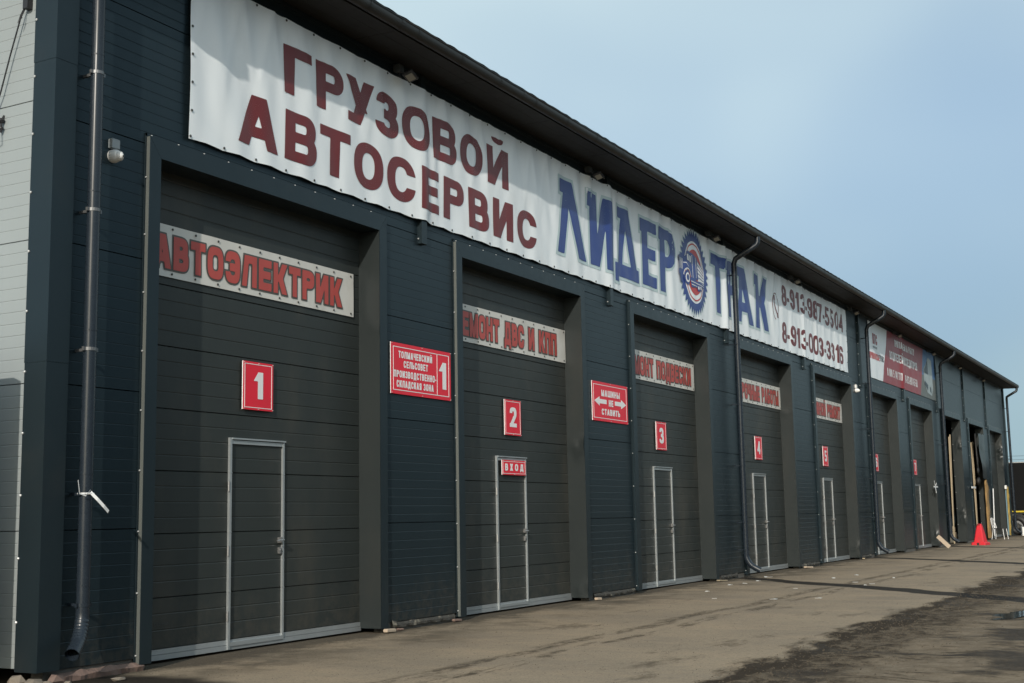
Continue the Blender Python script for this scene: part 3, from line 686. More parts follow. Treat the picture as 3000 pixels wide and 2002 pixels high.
downpipe(47.75, -.17, clamps=(6.2, 4.9, 3.6, 2.2, 1.1), low=.30, outdir=(.25, -.9))
downpipe(64.30, -.20, clamps=(6.0, 4.9, 3.6, 2.2, 1.1), low=.30, outdir=(.25, -.9))

# ------------------------------------------------------------------ big banner
BX0, BX1, BZ0, BZ1 = 9.10, 34.78, 5.03, 6.79
_ph = [rnd.uniform(0, 6.28) for _ in range(40)]
def wr(x, z):
    t = (z-BZ0)/(BZ1-BZ0)
    y = -.042
    tq = min(1, .3+6*t, .45+6*(1-t))
    for xb in BATTEN[:5]:
        d = x-(xb+.04)
        if abs(d) < 1.0:
            w = .16 if d < 0 else .11
            y -= .044*math.exp(-(d/w)**2)*(1-.10*t)+.012*math.exp(-((d-.28)/.07)**2)*(.4+.6*math.sin(t*2.6+xb))
    a = noise.noise((x*.35, 0, 3.3))
    y -= .0095*math.sin(x*9.1+1.2*t+_ph[0]+2.2*a)*(.5+.8*noise.noise((x*.7, t*.8, 1)))
    y -= .0058*math.sin(x*17.3-1.7*t+_ph[1])*(.3+.9*abs(noise.noise((x*.9, t, 5))))
    y -= tq*(.019*noise.noise((x*1.25, t*1.1, 9))+.014*noise.noise((x*3.4+2.0*t, t*1.6, 11)))
    # puckers from the eyelets
    u = (x-BX0)/.497; fr = u-math.floor(u)-.5; k = int(math.floor(u))
    top = math.exp(-(1-t)*5.5); bot = math.exp(-t*9)
    amp = .5+abs(noise.noise((k*1.7, 0, 0)))*2
    y += .026*top*amp*(abs(fr)*2-.5)
    dg = abs(fr)*.497; y -= .015*amp*math.exp(-((abs(dg-(1-t)*.42))/.05)**2)*math.exp(-(1-t)*2.5)
    y += .006*bot*(abs(fr)*2-.5)*amp
    return y-.014*math.exp(-t*14)*0-.004*math.sin(t*3.1)
banner = None
nx, nz = 620, 32; mb = MB(); P = []
for j in range(nz+1):
    z = BZ0+(BZ1-BZ0)*j/nz; row = []
    for i in range(nx+1):
        x = BX0+(BX1-BX0)*i/nx; dz = 0
        u = (x-BX0)/.497; fr = abs(u-math.floor(u)-.5)*2
        if j == nz: dz = -.026*(1-fr)
        if j == 0: dz = .014*(1-fr)
        row.append((x, wr(x, z), z+dz))
    P.append(row)
mb.grid(P)
banner = mb.build('facade_banner', M_VINYL, None, True)
tag(banner, 'long white vinyl banner with maroon and blue lettering hung under the eave', 'banner')
mb = MB()
for k in range(53):
    x = BX0+.02+.4935*k
    for z in (BZ1-.028, BZ0+.028):
        y = wr(x, z)-.004; mb.tube([(x, y, z), (x, y-.006, z)], .014, 8)
for k in range(1, 6):
    z = BZ0+.29*k; y = wr(BX0+.025, z)-.004; mb.tube([(BX0+.025, y, z), (BX0+.025, y-.006, z)], .014, 8); x = BX1-.03; y = wr(x, z)-.004; mb.tube([(x, y, z), (x, y-.006, z)], .014, 8)
stuff(mb.build('eyelets', M_EYE, banner))
def lay(k): return lambda x, z: wr(x, z)-.0045*k
def sheet_letters(name, m, items, z0, z1, t, h, n, k, off=0.0, cell=None, style=''):
    mb = MB(); letters(mb, items, z0, z1, t, h, n, lay(k), off, cell, style); return mb.build(name, m, banner, True)
sheet_letters('lettering', M_MAROON, [('Г',10.55,11.03),('Р',11.12,11.63),('У',11.68,12.24),('З',12.27,12.78),('О',12.86,13.50),('В',13.58,14.17),('О',14.26,14.89),('Й',15.0,15.60)], 5.93, 6.485, .175, .118, 2.3, 1, cell=.0095)
sheet_letters('lettering', M_MAROON, [('А',9.81,10.46),('В',10.57,11.13),('Т',11.19,11.75),('О',11.83,12.44),('С',12.53,13.14),('Е',13.25,13.71),('Р',13.83,14.36),('В',14.48,15.02),('И',15.15,15.71),('С',15.84,16.45)], 5.19, 5.745, .175, .118, 2.3, 1, cell=.0095)
LID = [('Л',17.16,18.17),('И',18.32,19.16),('Д',19.30,20.29),('Е',20.47,21.12),('Р',21.29,22.03),('Т',24.02,24.78),('Р',24.86,25.55),('А',25.62,26.62),('К',26.80,27.66)]
for LW in (LID[:5], LID[5:]):
    sheet_letters('letter_halo', M_HALO, LW, 5.32, 6.51, .255, .20, 2.4, 1, off=.055, cell=.018, style='L')
    sheet_letters('lettering', M_BLUE, LW, 5.32, 6.51, .255, .20, 2.4, 2, cell=.016, style='L')
def phone(x0, x1, s):
    W = (x1-x0-1.9*0)/1; it = []; ws = {'-':.25,'1':.40}; tot = sum(ws.get(c, .54) for c in s)+.055*(len(s)-1); k = W/tot; x = x0
    for c in s: w = ws.get(c, .54)*k; it.append((c, x, x+w)); x += w+.055*k
    return it
for s, z0, x0, x1 in (('8-913-987-5504', 6.10, 28.77, 34.42), ('8-913-003-3316', 5.21, 28.71, 34.30)):
    sheet_letters('lettering', M_MAROON, phone(x0, x1, s), z0, z0+.49, .145, .090, 2.3, 1, cell=.012)
# handset mark beside the numbers
mb = MB(); hx, hz, ha, hb = 28.28, 5.99, .27, .315
ringp = S(G_ell(hx, hz, ha, hb, 2), G_ell(hx, hz, ha-.03, hb-.022, 2))
def hand(X, Z):
    u = (X-hx)/ha; v = (Z-hz)/hb
    arc = np.maximum(np.abs(np.sqrt((u-1.05)**2+(v-.75)**2)-1.42)-.12, np.maximum(u-.35, v-.72))
    e1 = np.maximum(np.abs(u+.28)-.24, np.abs(v-.62)-.2); e2 = np.maximum(np.abs(u-.5)-.22, np.abs(v+.62)-.2)
    return np.minimum(np.minimum(arc, e1), e2)*.28
gap = G_box(hx-.02, hx+.4, hz-.42, hz-.12)
mesh_sdf(mb, U(S(ringp, gap), hand), (hx-.3, hx+.3, hz-.34, hz+.34), lambda x, z: (x, lay(1)(x, z), z), .011)
mb.build('handset_mark', M_MAROON, banner, True)
# gear emblem with the lorry
GX, GZ, GA, GB = 23.03, 5.935, .70, .80
def gearf(s, off=0):
    def f(X, Z):
        u = (X-GX)/GA; v = (Z-GZ)/GB; r = np.sqrt(u*u+v*v); th = np.arctan2(v, u)
        saw = (th*38/(2*np.pi)) % 1.0; tooth = np.abs(saw-.5)*2
        return (r-(s*(.93+.11*np.clip(tooth*1.5-.25, 0, 1))+off))*.75
    return f
def disc(s): return lambda X, Z: (np.sqrt(((X-GX)/GA)**2+((Z-GZ)/GB)**2)-s)*.75
def emb(name, m, f, k, cell=.014, e=1.12): 
    mb = MB(); mesh_sdf(mb, f, (GX-GA*e, GX+GA*e, GZ-GB*e, GZ+GB*e), lambda x, z: (x, lay(k)(x, z), z), cell); return mb.build(name, m, banner, True)
emb('gear_halo', M_HALO, gearf(1.0, .055), 1)
emb('gear_ring', M_BLUE, S(gearf(1.0), disc(.765)), 2, .011)
emb('emblem_disc', M_VINYL, disc(.765), 2)
emb('emblem_ring', M_REDPR, S(disc(.71), disc(.675)), 3, .008)
emb('emblem_core', M_REDPR, disc(.56), 3)
def poly2(pts):
    pts = [(GX+GA*a, GZ+GB*b) for a, b in pts]
    def f(X, Z):
        d = np.full(X.shape, 1e9); ins = np.zeros(X.shape, bool)
        for i in range(len(pts)):
            (x0, z0), (x1, z1) = pts[i], pts[(i+1) % len(pts)]
            ex, ez = x1-x0, z1-z0; t = np.clip(((X-x0)*ex+(Z-z0)*ez)/(ex*ex+ez*ez+1e-12), 0, 1)
            d = np.minimum(d, np.hypot(X-x0-t*ex, Z-z0-t*ez))
            c = (z0 > Z) != (z1 > Z); xi = x0+(Z-z0)/(ez if abs(ez) > 1e-12 else 1e-12)*ex; ins ^= c & (X < xi)
        return np.where(ins, -d, d)
    return f
def circ(u, v, r): return lambda X, Z: np.hypot((X-(GX+GA*u)), (Z-(GZ+GB*v)))-r*GA
cab = U(poly2([(-1.18,.25),(-1.08,.30),(-.80,.27),(-.66,.33),(-.60,.44),(-.48,.47),(-.15,.44),(.18,.36),(.22,-.16),(-.30,-.22),(-.36,-.06),(-.50,.03),(-.68,.02),(-.80,-.10),(-.84,-.19),(-1.15,-.16)]), poly2([(-1.2,-.06),(-.82,-.11),(-.82,-.25),(-1.2,-.19)]), circ(-.58,-.20,.20), circ(-.98,-.27,.11), circ(.22,-.36,.10), circ(.38,-.35,.095), poly2([(-.38,-.18),(.72,-.24),(.72,-.31),(-.30,-.40)]))
trail = poly2([(.20,.34),(.66,.12),(.71,-.26),(.20,-.30)])
emb('lorry_trailer', M_SIGNWH, trail, 4, .010)
lines = U(*[poly2([(.20,.33-.105*k),(.68,.115-.062*k),(.68,.095-.062*k),(.20,.305-.105*k)]) for k in range(6)])
emb('lorry', M_BLUE, U(cab, lines), 5, .008, 1.3)
ringw = S(circ(-.58,-.20,.135), circ(-.58,-.20,.085)); arch = I(S(circ(-.58,-.20,.265), circ(-.58,-.20,.235)), G_box(GX-GA*.9, GX-GA*.3, GZ-GB*.16, GZ+GB*.2))
wins = U(poly2([(-.61,.37),(-.46,.38),(-.44,.22),(-.60,.22)]), poly2([(-.40,.37),(-.28,.36),(-.28,.20),(-.40,.21)]), ringw, arch, circ(.22,-.36,.05), circ(.38,-.35,.05), *[poly2([(-1.14+.058*k,.22),(-1.115+.058*k,.22),(-1.115+.058*k,-.04),(-1.14+.058*k,-.04)]) for k in range(5)], poly2([(-.22,.40),(-.195,.40),(-.175,-.16),(-.20,-.16)]), poly2([(.02,.37),(.045,.37),(.065,-.14),(.04,-.14)]), poly2([(-.34,-.245),(.66,-.275),(.66,-.29),(-.33,-.265)]), poly2([(-.32,-.32),(.12,-.335),(.12,-.35),(-.31,-.34)]), poly2([(-.84,.14),(-.66,.16),(-.50,.08),(-.50,.065),(-.66,.14),(-.84,.12)]))
emb('lorry_highlight', M_SIGNWH, wins, 6, .007, 1.3)

# ------------------------------------------------------------------ second banner (recruiting drivers)
def wr2(x, z): 
    y = -.022-.008*noise.noise((x*1.4, z*1.5, 21))-.004*math.sin(x*7+z)-.005*noise.noise((x*3.5, z*2, 8))
    for xb in (41.84,): y -= .06*math.exp(-((x-xb)/.16)**2)
    return y
C0, C1, Z0, Z1 = 37.45, 47.42, 5.16, 6.84
B2 = empty('recruiting_banner', (37.45, -.02, 5.16)); tag(B2, 'white, dark red and blue recruiting banner with a lorry picture above gates six and seven', 'banner')
INV2 = Matrix.Translation((-37.45, .02, -5.16))
def b2(name, m, f, bx, k, cell=.03):
    mb = MB(); mesh_sdf(mb, f, bx, lambda x, z: (x, wr2(x, z)-.005*k, z), cell, 3); o = mb.build(name, m, B2, True); o.matrix_parent_inverse = INV2; return o
def quadf(pts):
    def f(X, Z):
        r = np.full(X.shape, -1e9)
        for i in range(len(pts)):
            (x0, z0), (x1, z1) = pts[i], pts[(i+1) % len(pts)]; l = math.hypot(x1-x0, z1-z0); r = np.maximum(r, ((X-x0)*(z1-z0)-(Z-z0)*(x1-x0))/l)
        return r
    return f
E = .06
b2('white_field', M_VINYL, quadf([(C0,Z0),(39.02,Z0),(39.98,Z1),(C0,Z1)]), (C0-E, 40.05, Z0-E, Z1+E), 0)
b2('red_field', M_B2RED, quadf([(39.02,Z0),(44.72,Z0),(45.5,Z1),(39.98,Z1)]), (38.9, 45.6, Z0-E, Z1+E), 0, .035)
M_PICSKY = mat('picture_sky_print', (.07, .17, .36), .42, var=.25, vscale=1.2); M_PICGRD = mat('picture_road_print', (.13, .14, .13), .45, var=.15)
M_PICTRK = mat('picture_lorry_print', (.36, .42, .43), .42, var=.3, vscale=3); M_PICDK = mat('picture_dark_print', (.03, .045, .06), .42, var=.3, vscale=4)
b2('picture_sky', M_PICSKY, quadf([(45.07,5.92),(C1,5.92),(C1,Z1),(45.5,Z1)]), (45, C1+E, 5.85, Z1+E), 0)
b2('picture_road', M_PICGRD, quadf([(44.72,Z0),(C1,Z0),(C1,5.92),(45.07,5.92)]), (44.6, C1+E, Z0-E, 5.99), 0)
b2('picture_lorry', M_PICTRK, quadf([(45.35,5.75),(45.9,5.35),(46.7,5.28),(46.9,5.6),(46.85,6.55),(46.3,6.62),(45.45,6.15)]), (45.2, 47, 5.2, 6.7), 1)
b2('picture_lorry_glass', M_PICDK, U(quadf([(45.55,6.02),(46.1,6.0),(46.15,6.5),(46.0,6.45),(45.55,6.14)]), quadf([(45.5,5.62),(46.0,5.42),(46.05,5.62),(45.5,5.76)]), quadf([(46.35,5.42),(46.6,5.36),(46.6,5.56),(46.35,5.6)])), (45.4, 46.9, 5.2, 6.6), 2)
def b2text(s, x0, x1, z0, z1, m, t, gap=.14):
    mb = MB(); letters(mb, layout(s, x0, x1, gap), z0, z1, t, (z1-z0)*.17, 2.6, lambda x, z: wr2(x, z)-.006, 0, (z1-z0)/22); o = mb.build('lettering', m, B2, True); o.matrix_parent_inverse = INV2
b2text('ПРИГЛАШАЕМ НА РАБОТУ', 40.95, 43.92, 6.44, 6.66, M_SIGNWH, .05)
b2text('ВОДИТЕЛЕЙ-ЭКСПЕДИТОРОВ', 40.18, 44.28, 5.96, 6.23, M_SIGNWH, .055)
b2text('8 800 5 141 777', 39.68, 41.72, 5.40, 5.65, M_SIGNWH, .055)
b2text('8-913-901-05-50', 42.28, 44.18, 5.39, 5.65, M_SIGNWH, .045)
b2text('ПРИВОЛЖЬЕ', 37.50, 38.72, 5.74, 5.93, M_REDPR, .045); b2text('ТРАНС', 38.76, 39.32, 5.76, 5.94, M_PICDK, .035)
b2text('ПТС', 37.92, 38.55, 6.20, 6.52, M_B2RED, .09); b2text('МИНЕ', 37.92, 38.5, 6.08, 6.14, M_PICDK, .03)

# ------------------------------------------------------------------ banners on the gates
def gate_banner(i, body, x0, x1, tx0, tx1, z0=3.68, z1=4.20, label=''):
    yb = .238
    def wy(x, z): return yb-.006*abs(noise.noise((x*1.8, z*2.2, i)))-.003*math.sin(x*5+i)**2-.001
    mb = MB(); nx = int((x1-x0)/.08); mb.grid([[(x0+(x1-x0)*a/nx, wy(x0+(x1-x0)*a/nx, z0+(z1-z0)*b/10), z0+(z1-z0)*b/10) for a in range(nx+1)] for b in range(11)])
    o = mb.build('gate_banner', M_DVINYL, None, True); tag(o, label, 'banner', 'lettered banners fixed across the gates')
    it = layout(body, tx0, tx1, .13); zb, zt = 3.765, 4.095
    t = min(.105, .34*min(b-a for c, a, b in it if c != ' ')); 
    mb = MB(); letters(mb, it, zb, zt, t, .078, 3.2, lambda x, z: wy(x, z)-.004, .022, .013); mb.build('letter_outline', M_DARKPR, o, True)
    mb = MB(); letters(mb, it, zb, zt, t, .078, 3.2, lambda x, z: wy(x, z)-.008, .003, .010); mb.build('lettering', M_DRED, o, True)
    mb = MB()
    for k in range(11):
        x = x0+.06+(x1-x0-.12)*k/10
        for z in (z0+.035, z1-.035): mb.tube([(x, wy(x, z)-.003, z), (x, wy(x, z)-.009, z)], .012, 8)
    stuff(mb.build('eyelets', M_EYE, o)); return o
gate_banner(0, 'АВТОЭЛЕКТРИК', 8.80, 12.22, 8.93, 11.98, label='white banner with red АВТОЭЛЕКТРИК lettering across gate number one')
gate_banner(1, 'РЕМОНТ ДВС И КПП', 14.42, 17.89, 14.54, 17.57, label='white banner with red РЕМОНТ ДВС И КПП lettering across gate two')
gate_banner(2, 'РЕМОНТ ПОДВЕСКИ', 20.12, 23.58, 20.20, 23.39, label='white banner with red РЕМОНТ ПОДВЕСКИ lettering across gate three')
gate_banner(3, 'СВАРОЧНЫЕ РАБОТЫ', 25.75, 29.27, 25.84, 29.10, label='white banner with red lettering ending in РАБОТЫ across gate four')
gate_banner(4, 'КУЗОВНОЙ РЕМОНТ', 31.42, 34.92, 31.52, 34.70, label='white banner with red lettering ending in РЕМОНТ across gate five')

# ------------------------------------------------------------------ red signs
def plate(name, x0, x1, z0, z1, yf, label, cat, group, border=.022, bw=.007):
    mb = MB(); mb.bbox(x0, x1, yf, yf+.012, z0, z1, .0015); o = mb.build(name, M_SIGNRED); tag(o, label, cat, group)
    mb = MB(); mb.box(x0-.004, x0-.0005, yf+.001, yf+.012, z0, z1); mb.build('white_edge', M_SIGNWH, o)
    y = yf-.0025; a, b, c, d = x0+border, x1-border, z0+border, z1-border
    mb = MB(); mb.box(a, b, y, yf, d-bw, d); mb.box(a, b, y, yf, c, c+bw); mb.box(a, a+bw, y, yf, c+bw, d-bw); mb.box(b-bw, b, y, yf, c+bw, d-bw); mb.build('border_line', M_SIGNWH, o)
    mb = MB(); screws(mb, [(x, yf, z) for x in (x0+.012, (x0+x1)/2, x1-.012) for z in (z0+.011, z1-.011)], .004); stuff(mb.build('screws', M_SCREW, o))
    return o
def text_on(o, s, x0, x1, z0, z1, yf, t, h, gap=.14, n=2.8, cell=None, items=None):
    mb = MB(); letters(mb, items or layout(s, x0, x1, gap), z0, z1, t, h, n, lambda x, z: yf-.003, 0, cell or (z1-z0)/34); return mb.build('lettering', M_SIGNWH, o)
words = 'one two three four five six seven'.split()
PX = [10.24, 15.85, 21.49, 27.16, 32.70, 38.36, 43.95]
for i, x in enumerate(PX):
    d = str(i+1); o = plate('number_plate', x, x+.485, 2.455, 2.965, .215, f'red number plate with white {d} on gate {words[i]}', 'sign', 'number plates on the gates')
    cxm = x+.245; w = .21 if d != '1' else .17
    text_on(o, d, 0, 0, 2.575, 2.86, .215, .078, .055, items=[(d, cxm-w/2, cxm+w/2)], cell=.007)
o = plate('address_sign', 12.63, 14.0, 2.79, 3.415, -.022, 'large red address sign with four white lines and a big 1 beside gate two', 'sign', None, .045, .009)
mb = MB(); mb.box(13.665, 13.674, -.0245, -.022, 2.845, 3.37); mb.build('divider_line', M_SIGNWH, o)
for s, a, b, z in (('ТОЛМАЧЕВСКИЙ', 12.79, 13.55, 3.235), ('СЕЛЬСОВЕТ', 12.90, 13.45, 3.12), ('ПРОИЗВОДСТВЕННО-', 12.685, 13.645, 2.995), ('СКЛАДСКАЯ ЗОНА', 12.745, 13.58, 2.875)):
    text_on(o, s, a, b, z, z+.085, -.022, .020, .017)
text_on(o, '1', 0, 0, 2.925, 3.27, -.022, .085, .05, items=[('1', 13.70, 13.92)], cell=.008)
o = plate('no_parking_sign', 18.30, 19.69, 2.795, 3.43, -.022, 'red sign МАШИНЫ НЕ СТАВИТЬ with two white arrows between gates two and three', 'sign', None, .045, .009)
text_on(o, 'МАШИНЫ', 18.64, 19.37, 3.20, 3.305, -.022, .032, .024); text_on(o, 'НЕ', 18.92, 19.10, 3.05, 3.155, -.022, .034, .024); text_on(o, 'СТАВИТЬ', 18.64, 19.36, 2.90, 3.0, -.022, .032, .024)
for a, b in ((18.84, 18.37), (19.17, 19.62)):
    s_ = 1 if b > a else -1; k = b-s_*.2
    mb = MB(); mb.prism([(a,3.08),(k,3.08),(k,3.04),(b,3.115),(k,3.19),(k,3.15),(a,3.15)][::s_], -.025, -.0222); mb.build('arrow', M_SIGNWH, o)
o = plate('entrance_sign', 15.735, 16.435, 1.885, 2.095, .205, 'small red ВХОД entrance sign at the top of the pass door in gate two', 'sign', None, .018, .006)
text_on(o, 'ВХОД', 15.81, 16.36, 1.945, 2.045, .205, .034, .024, gap=.45)
mb = MB(); letters(mb, layout('DoorHan', 9.06, 9.24, .12), .33, .365, .006, .005, 2.2, lambda x, z: .2455, 0, .0016)
mb.build('maker_mark', M_DKBOX, gates[0]).matrix_parent_inverse = Matrix.Translation((-LEFT[0], 0, 0))

# ------------------------------------------------------------------ lamps and cameras
FL = [12.76, 18.28, 23.86, 29.52, 35.22, 40.75, 46.3, 51.6, 57.3]
FLAB = ['floodlight under the eave above the letter У of the maroon lettering', 'floodlight under the eave above the blue letter И', 'floodlight under the eave right of the gear emblem', 'floodlight under the eave above the upper phone number', 'floodlight under the eave just past the white banner end', 'floodlight under the eave above the dark red recruiting banner', 'floodlight under the eave at the lorry picture of the recruiting banner', 'floodlight under the eave above the open eighth gate', 'farthest floodlight under the eave near the far corner']
for x, lb in zip(FL, FLAB):
    r_ = empty('floodlight', (x, -.04, 6.82)); r_.scale = (.8, .8, .8); tag(r_, lb, 'floodlight', 'floodlights under the eave')
    MB().bbox(-.06, .06, -.10, .02, .0, .12, .01).build('junction_box', M_DKBOX, r_)
    mb = MB(); mb.beam((0,-.04,.02),(0,-.20,-.06),.03,.012); mb.beam((-.11,-.24,-.08),(-.11,-.18,-.05),.02,.01); mb.beam((.11,-.24,-.08),(.11,-.18,-.05),.02,.01); mb.beam((-.115,-.18,-.05),(.115,-.18,-.05),.02,.01); mb.build('bracket', M_CABLE, r_)
    h_ = MB().bbox(-.105, .105, -.09, .09, -.025, .03, .012).build('lamp_head', M_CABLE, r_); h_.location = (0, -.26, -.10); h_.rotation_euler = (math.radians(-18), math.radians(22), 0)
    MB().bbox(-.07, .07, -.06, .06, -.032, -.026, .001).build('lamp_glass', M_LENS, h_)
    mb = MB(); mb.tube([(.02,-.02,.0),(.03,-.08,-.10),(.08,-.16,-.13),(.05,-.24,-.09)], .006, 6); mb.build('cable', M_CABLE, r_)
def cctv(x, z, label, bullet=False):
    r_ = empty('surveillance_camera', (x, 0, z)); r_.scale = (.85, .85, .85); tag(r_, label, 'camera', 'surveillance cameras on the facade')
    MB().bbox(-.055, .055, -.055, 0, .08, .19, .008).build('junction_box', M_WHITEP if bullet else M_GREYP, r_)
    mb = MB()
    prof = [(.0, .070), (-.02, .073), (-.06, .070), (-.09, .058), (-.105, .05)]
    mb.tube([(0, y, 0) for y, _ in prof], [q for _, q in prof], 20); mb.tube([(0,-.06,.0),(.01,-.12,-.01),(.015,-.15,-.012)], [.06,.05,.012], 16); mb.build('camera_housing', M_WHITEP, r_, True)
    mb = MB(); mb.tube([(.012,-.152,-.012),(.014,-.16,-.013)], [.011,.010], 12); mb.build('lens', M_DARKGL, r_)
cctv(8.16, 4.62, 'white dome camera with grey junction box beside the nearest downpipe')
cctv(35.62, 4.62, 'white surveillance camera on the wall between gates five and six', True)

# ------------------------------------------------------------------ small things at the near corner
mb = MB()
def ribbon(mb, pts, w, up):
    u = Vector(up); L_ = []
    for i, p in enumerate(pts):
        L_.append((tuple(Vector(p)-u*w/2), tuple(Vector(p)+u*w/2)))
    mb.grid([[a for a, b in L_], [b for a, b in L_]]); mb.grid([[tuple(Vector(a)+Vector((0,.003,0))) for a, b in L_], [tuple(Vector(b)+Vector((0,.003,0))) for a, b in L_]][::-1])
ribbon(mb, [(7.795,-.235,1.56),(7.84,-.27,1.50),(7.90,-.285,1.44),(7.955,-.28,1.395)], .03, (.5,0,.8))
ribbon(mb, [(7.79,-.235,1.58),(7.73,-.25,1.53),(7.66,-.25,1.55),(7.64,-.25,1.66)], .012, (.3,0,.9))
mb.tube([(7.80+.063*math.cos(a), -.17+.063*math.sin(a), 1.55) for a in np.linspace(0, 6.28, 20)], .009, 6)
tag(mb.build('white_tape', M_WPAINT), 'torn white tape tied around the nearest downpipe', 'tape')
mb = MB(); mb.tube([(7.40,.29,5.88),(7.37,.33,5.75),(7.37,.45,5.42),(7.37,.56,5.09),(7.37,.68,4.86),(7.37,.9,4.4)], .007, 6)
mb.tube([(7.40,.29,5.9),(7.34,.30,5.75),(7.33,.32,5.68),(7.36,.30,5.74)], .004, 6); mb.box(7.36,7.42,.24,.30,5.82,5.96)
tag(mb.build('wall_cable', M_CABLE), 'black cable hanging from a bracket on the light grey gable wall', 'cable')
r_ = empty('insulator_bracket', (7.42, .56, 4.8)); tag(r_, 'rusty insulator bracket at the left edge of the light grey gable wall', 'bracket')
mb = MB(); mb.ico((-.03,0,.05), .03); mb.ico((-.03,.0,-.02), .025); mb.tube([(0,0,.1),(-.03,0,.04),(-.03,0,-.06)], .01, 6); mb.build('insulators', M_CABLE, r_)
mb = MB(); mb.tube([(-.03,.02,-.02),(-.05,0,-.08),(-.04,.0,-.15),(-.03,.05,-.17)], .006, 6); mb.build('wire_loop', M_ZINC, r_)
# plinth foam and rubble
mb = MB(); P = []
for i in range(26):
    x = 7.62+1.02*i/25; P.append([(x, -.035-.03*abs(noise.noise((x*5,0,1))), -.03), (x, -.05-.03*abs(noise.noise((x*6,3,1))), .03+.02*noise.noise((x*7,1,4))), (x, -.02, .062+.02*noise.noise((x*9,0,2))), (x, .05, .062)])
mb.grid([list(c) for c in zip(*P)][::-1]); o = mb.build('plinth_foam', M_FOAM); tag(o, 'dirty pink insulation strip under the wall beside the nearest gate', 'insulation')
for k, (x, y, z, r, sc, m) in enumerate(((7.30,-.16,.03,.075,(1.2,.8,.6),M_STONE),(7.42,-.20,.02,.05,(1,1,.7),M_STONE),(7.52,-.17,.03,.07,(1.3,.7,.7),M_FOAM),(7.24,-.05,.05,.08,(.8,1.3,.8),M_STONE),(7.60,-.24,.0,.04,(1.2,1,.6),M_STONE),(7.98,-.42,.0,.06,(1.5,1,.5),M_STONE))):
    mb = MB(); mb.ico((x,y,z), r, 1, .3, sc); o = mb.build('rubble', m)
    tag(o, ['large stone of the rubble heap at the foot of the building corner','small round stone in front of the building corner','pinkish broken block in the rubble at the building corner','stone at the base of the light grey gable wall','flat small stone near the downpipe outlet','lone flat stone on the ground below the nearest downpipe'][k], 'rubble', 'rubble at the building corner')
# broken blocks by the gate jambs
for k, (x, y, l, w, h_, m, lb) in enumerate(((12.46,-.10,.26,.07,.05,M_FRESH,'pale wood block on the ground right of gate one'),(12.72,-.07,.12,.05,.03,M_FOAM,'small pink foam scrap right of gate one'),(18.15,-.10,.16,.07,.05,M_FRESH,'pale broken block at the right foot of gate two'),(14.02,-.06,.2,.06,.04,M_FOAM,'dirty foam scrap at the left foot of gate two'),(23.75,-.12,.5,.08,.03,M_WOOD,'thin wood strip at the right foot of gate three'),(29.55,-.16,.42,.09,.05,M_FRESH,'pale wood piece at the right foot of gate four'),(35.1,-.10,.35,.08,.04,M_WOOD,'small wood offcut at the right foot of gate five'))):
    l *= .75; w *= .8; h_ *= .8; o = MB().bbox(-l/2, l/2, -w/2, w/2, 0, h_, .008).build('debris_block', m); o.location = (x, y, -.004); o.rotation_euler = (0, .05, rnd.uniform(-.3, .3)); tag(o, lb, 'debris')
# torn lower edges of the cladding
for a, b, sd in ((12.65,14.05,1),(18.2,19.8,2),(24.0,25.0,3),(29.5,31.1,4),(35.2,36.4,5)):
    mb = MB(); n = int((b-a)/.04); P = []
    for i in range(n+1):
        x = a+(b-a)*i/n; q = abs(noise.noise((x*4, sd, 0))); P.append([(x, -.006-.03*q, .03-.02*q), (x, -.012-.02*abs(noise.noise((x*9, sd, 3))), .055), (x, -.004, .085+.05*max(0, noise.noise((x*2.5, sd, 7))))])
    mb.grid([list(c) for c in zip(*P)][::-1]); o = part(mb, 'torn_edge', M_TORN)
rnd2 = random.Random(3)
for k in range(16):
    x = rnd2.uniform(16.5, 27); y = rnd2.uniform(-3.2, -.4); s_ = rnd2.uniform(.03, .06)
    mb = MB(); mb.grid([[(-s_,-s_*.6,.004),(s_*.2,-s_*.6,.012),(s_,-s_*.5,.004)],[(-s_,s_*.6,.006),(0,s_*.6,.016),(s_*.9,s_*.5,.005)]]); mb.box(-s_*.9, s_*.85, -s_*.5, s_*.5, 0, .003)
    o = mb.build('paper_scrap', M_PAPER); o.location = (x, y, gz(x, y)+.001); o.rotation_euler = (0, 0, rnd2.uniform(0, 3)); tag(o, 'tiny white paper scrap lying on the dusty yard before gates three and four', 'litter', 'paper scraps on the yard')
# loose grit on the yard
mb = MB()
for k in range(5200):
    if k < 2600: x = rnd2.uniform(8, 26); y = -4.85-abs(rnd2.gauss(0, .7))
    elif k < 3600: x = rnd2.uniform(8, 40); y = -abs(rnd2.gauss(.0, .25))-.02
    else: x = rnd2.uniform(8, 28); y = rnd2.uniform(-4.8, -.3)
    s_ = rnd2.uniform(.004, .011)*(1.3 if k < 2600 else .9); z = gz(x, y); a = rnd2.uniform(0, 6)
    ps = [(x+s_*math.cos(a+i*2.09), y+s_*math.sin(a+i*2.09), z-.002) for i in range(3)]+[(x+rnd2.uniform(-.3,.3)*s_, y, z+s_*.7)]
    mb.add(ps, [(0,1,3),(1,2,3),(2,0,3)])
stuff(mb.build('grit', M_GRIT)); bpy.data.objects['grit']['label'] = 'loose grit and small stones scattered over the yard'; bpy.data.objects['grit']['category'] = 'grit'

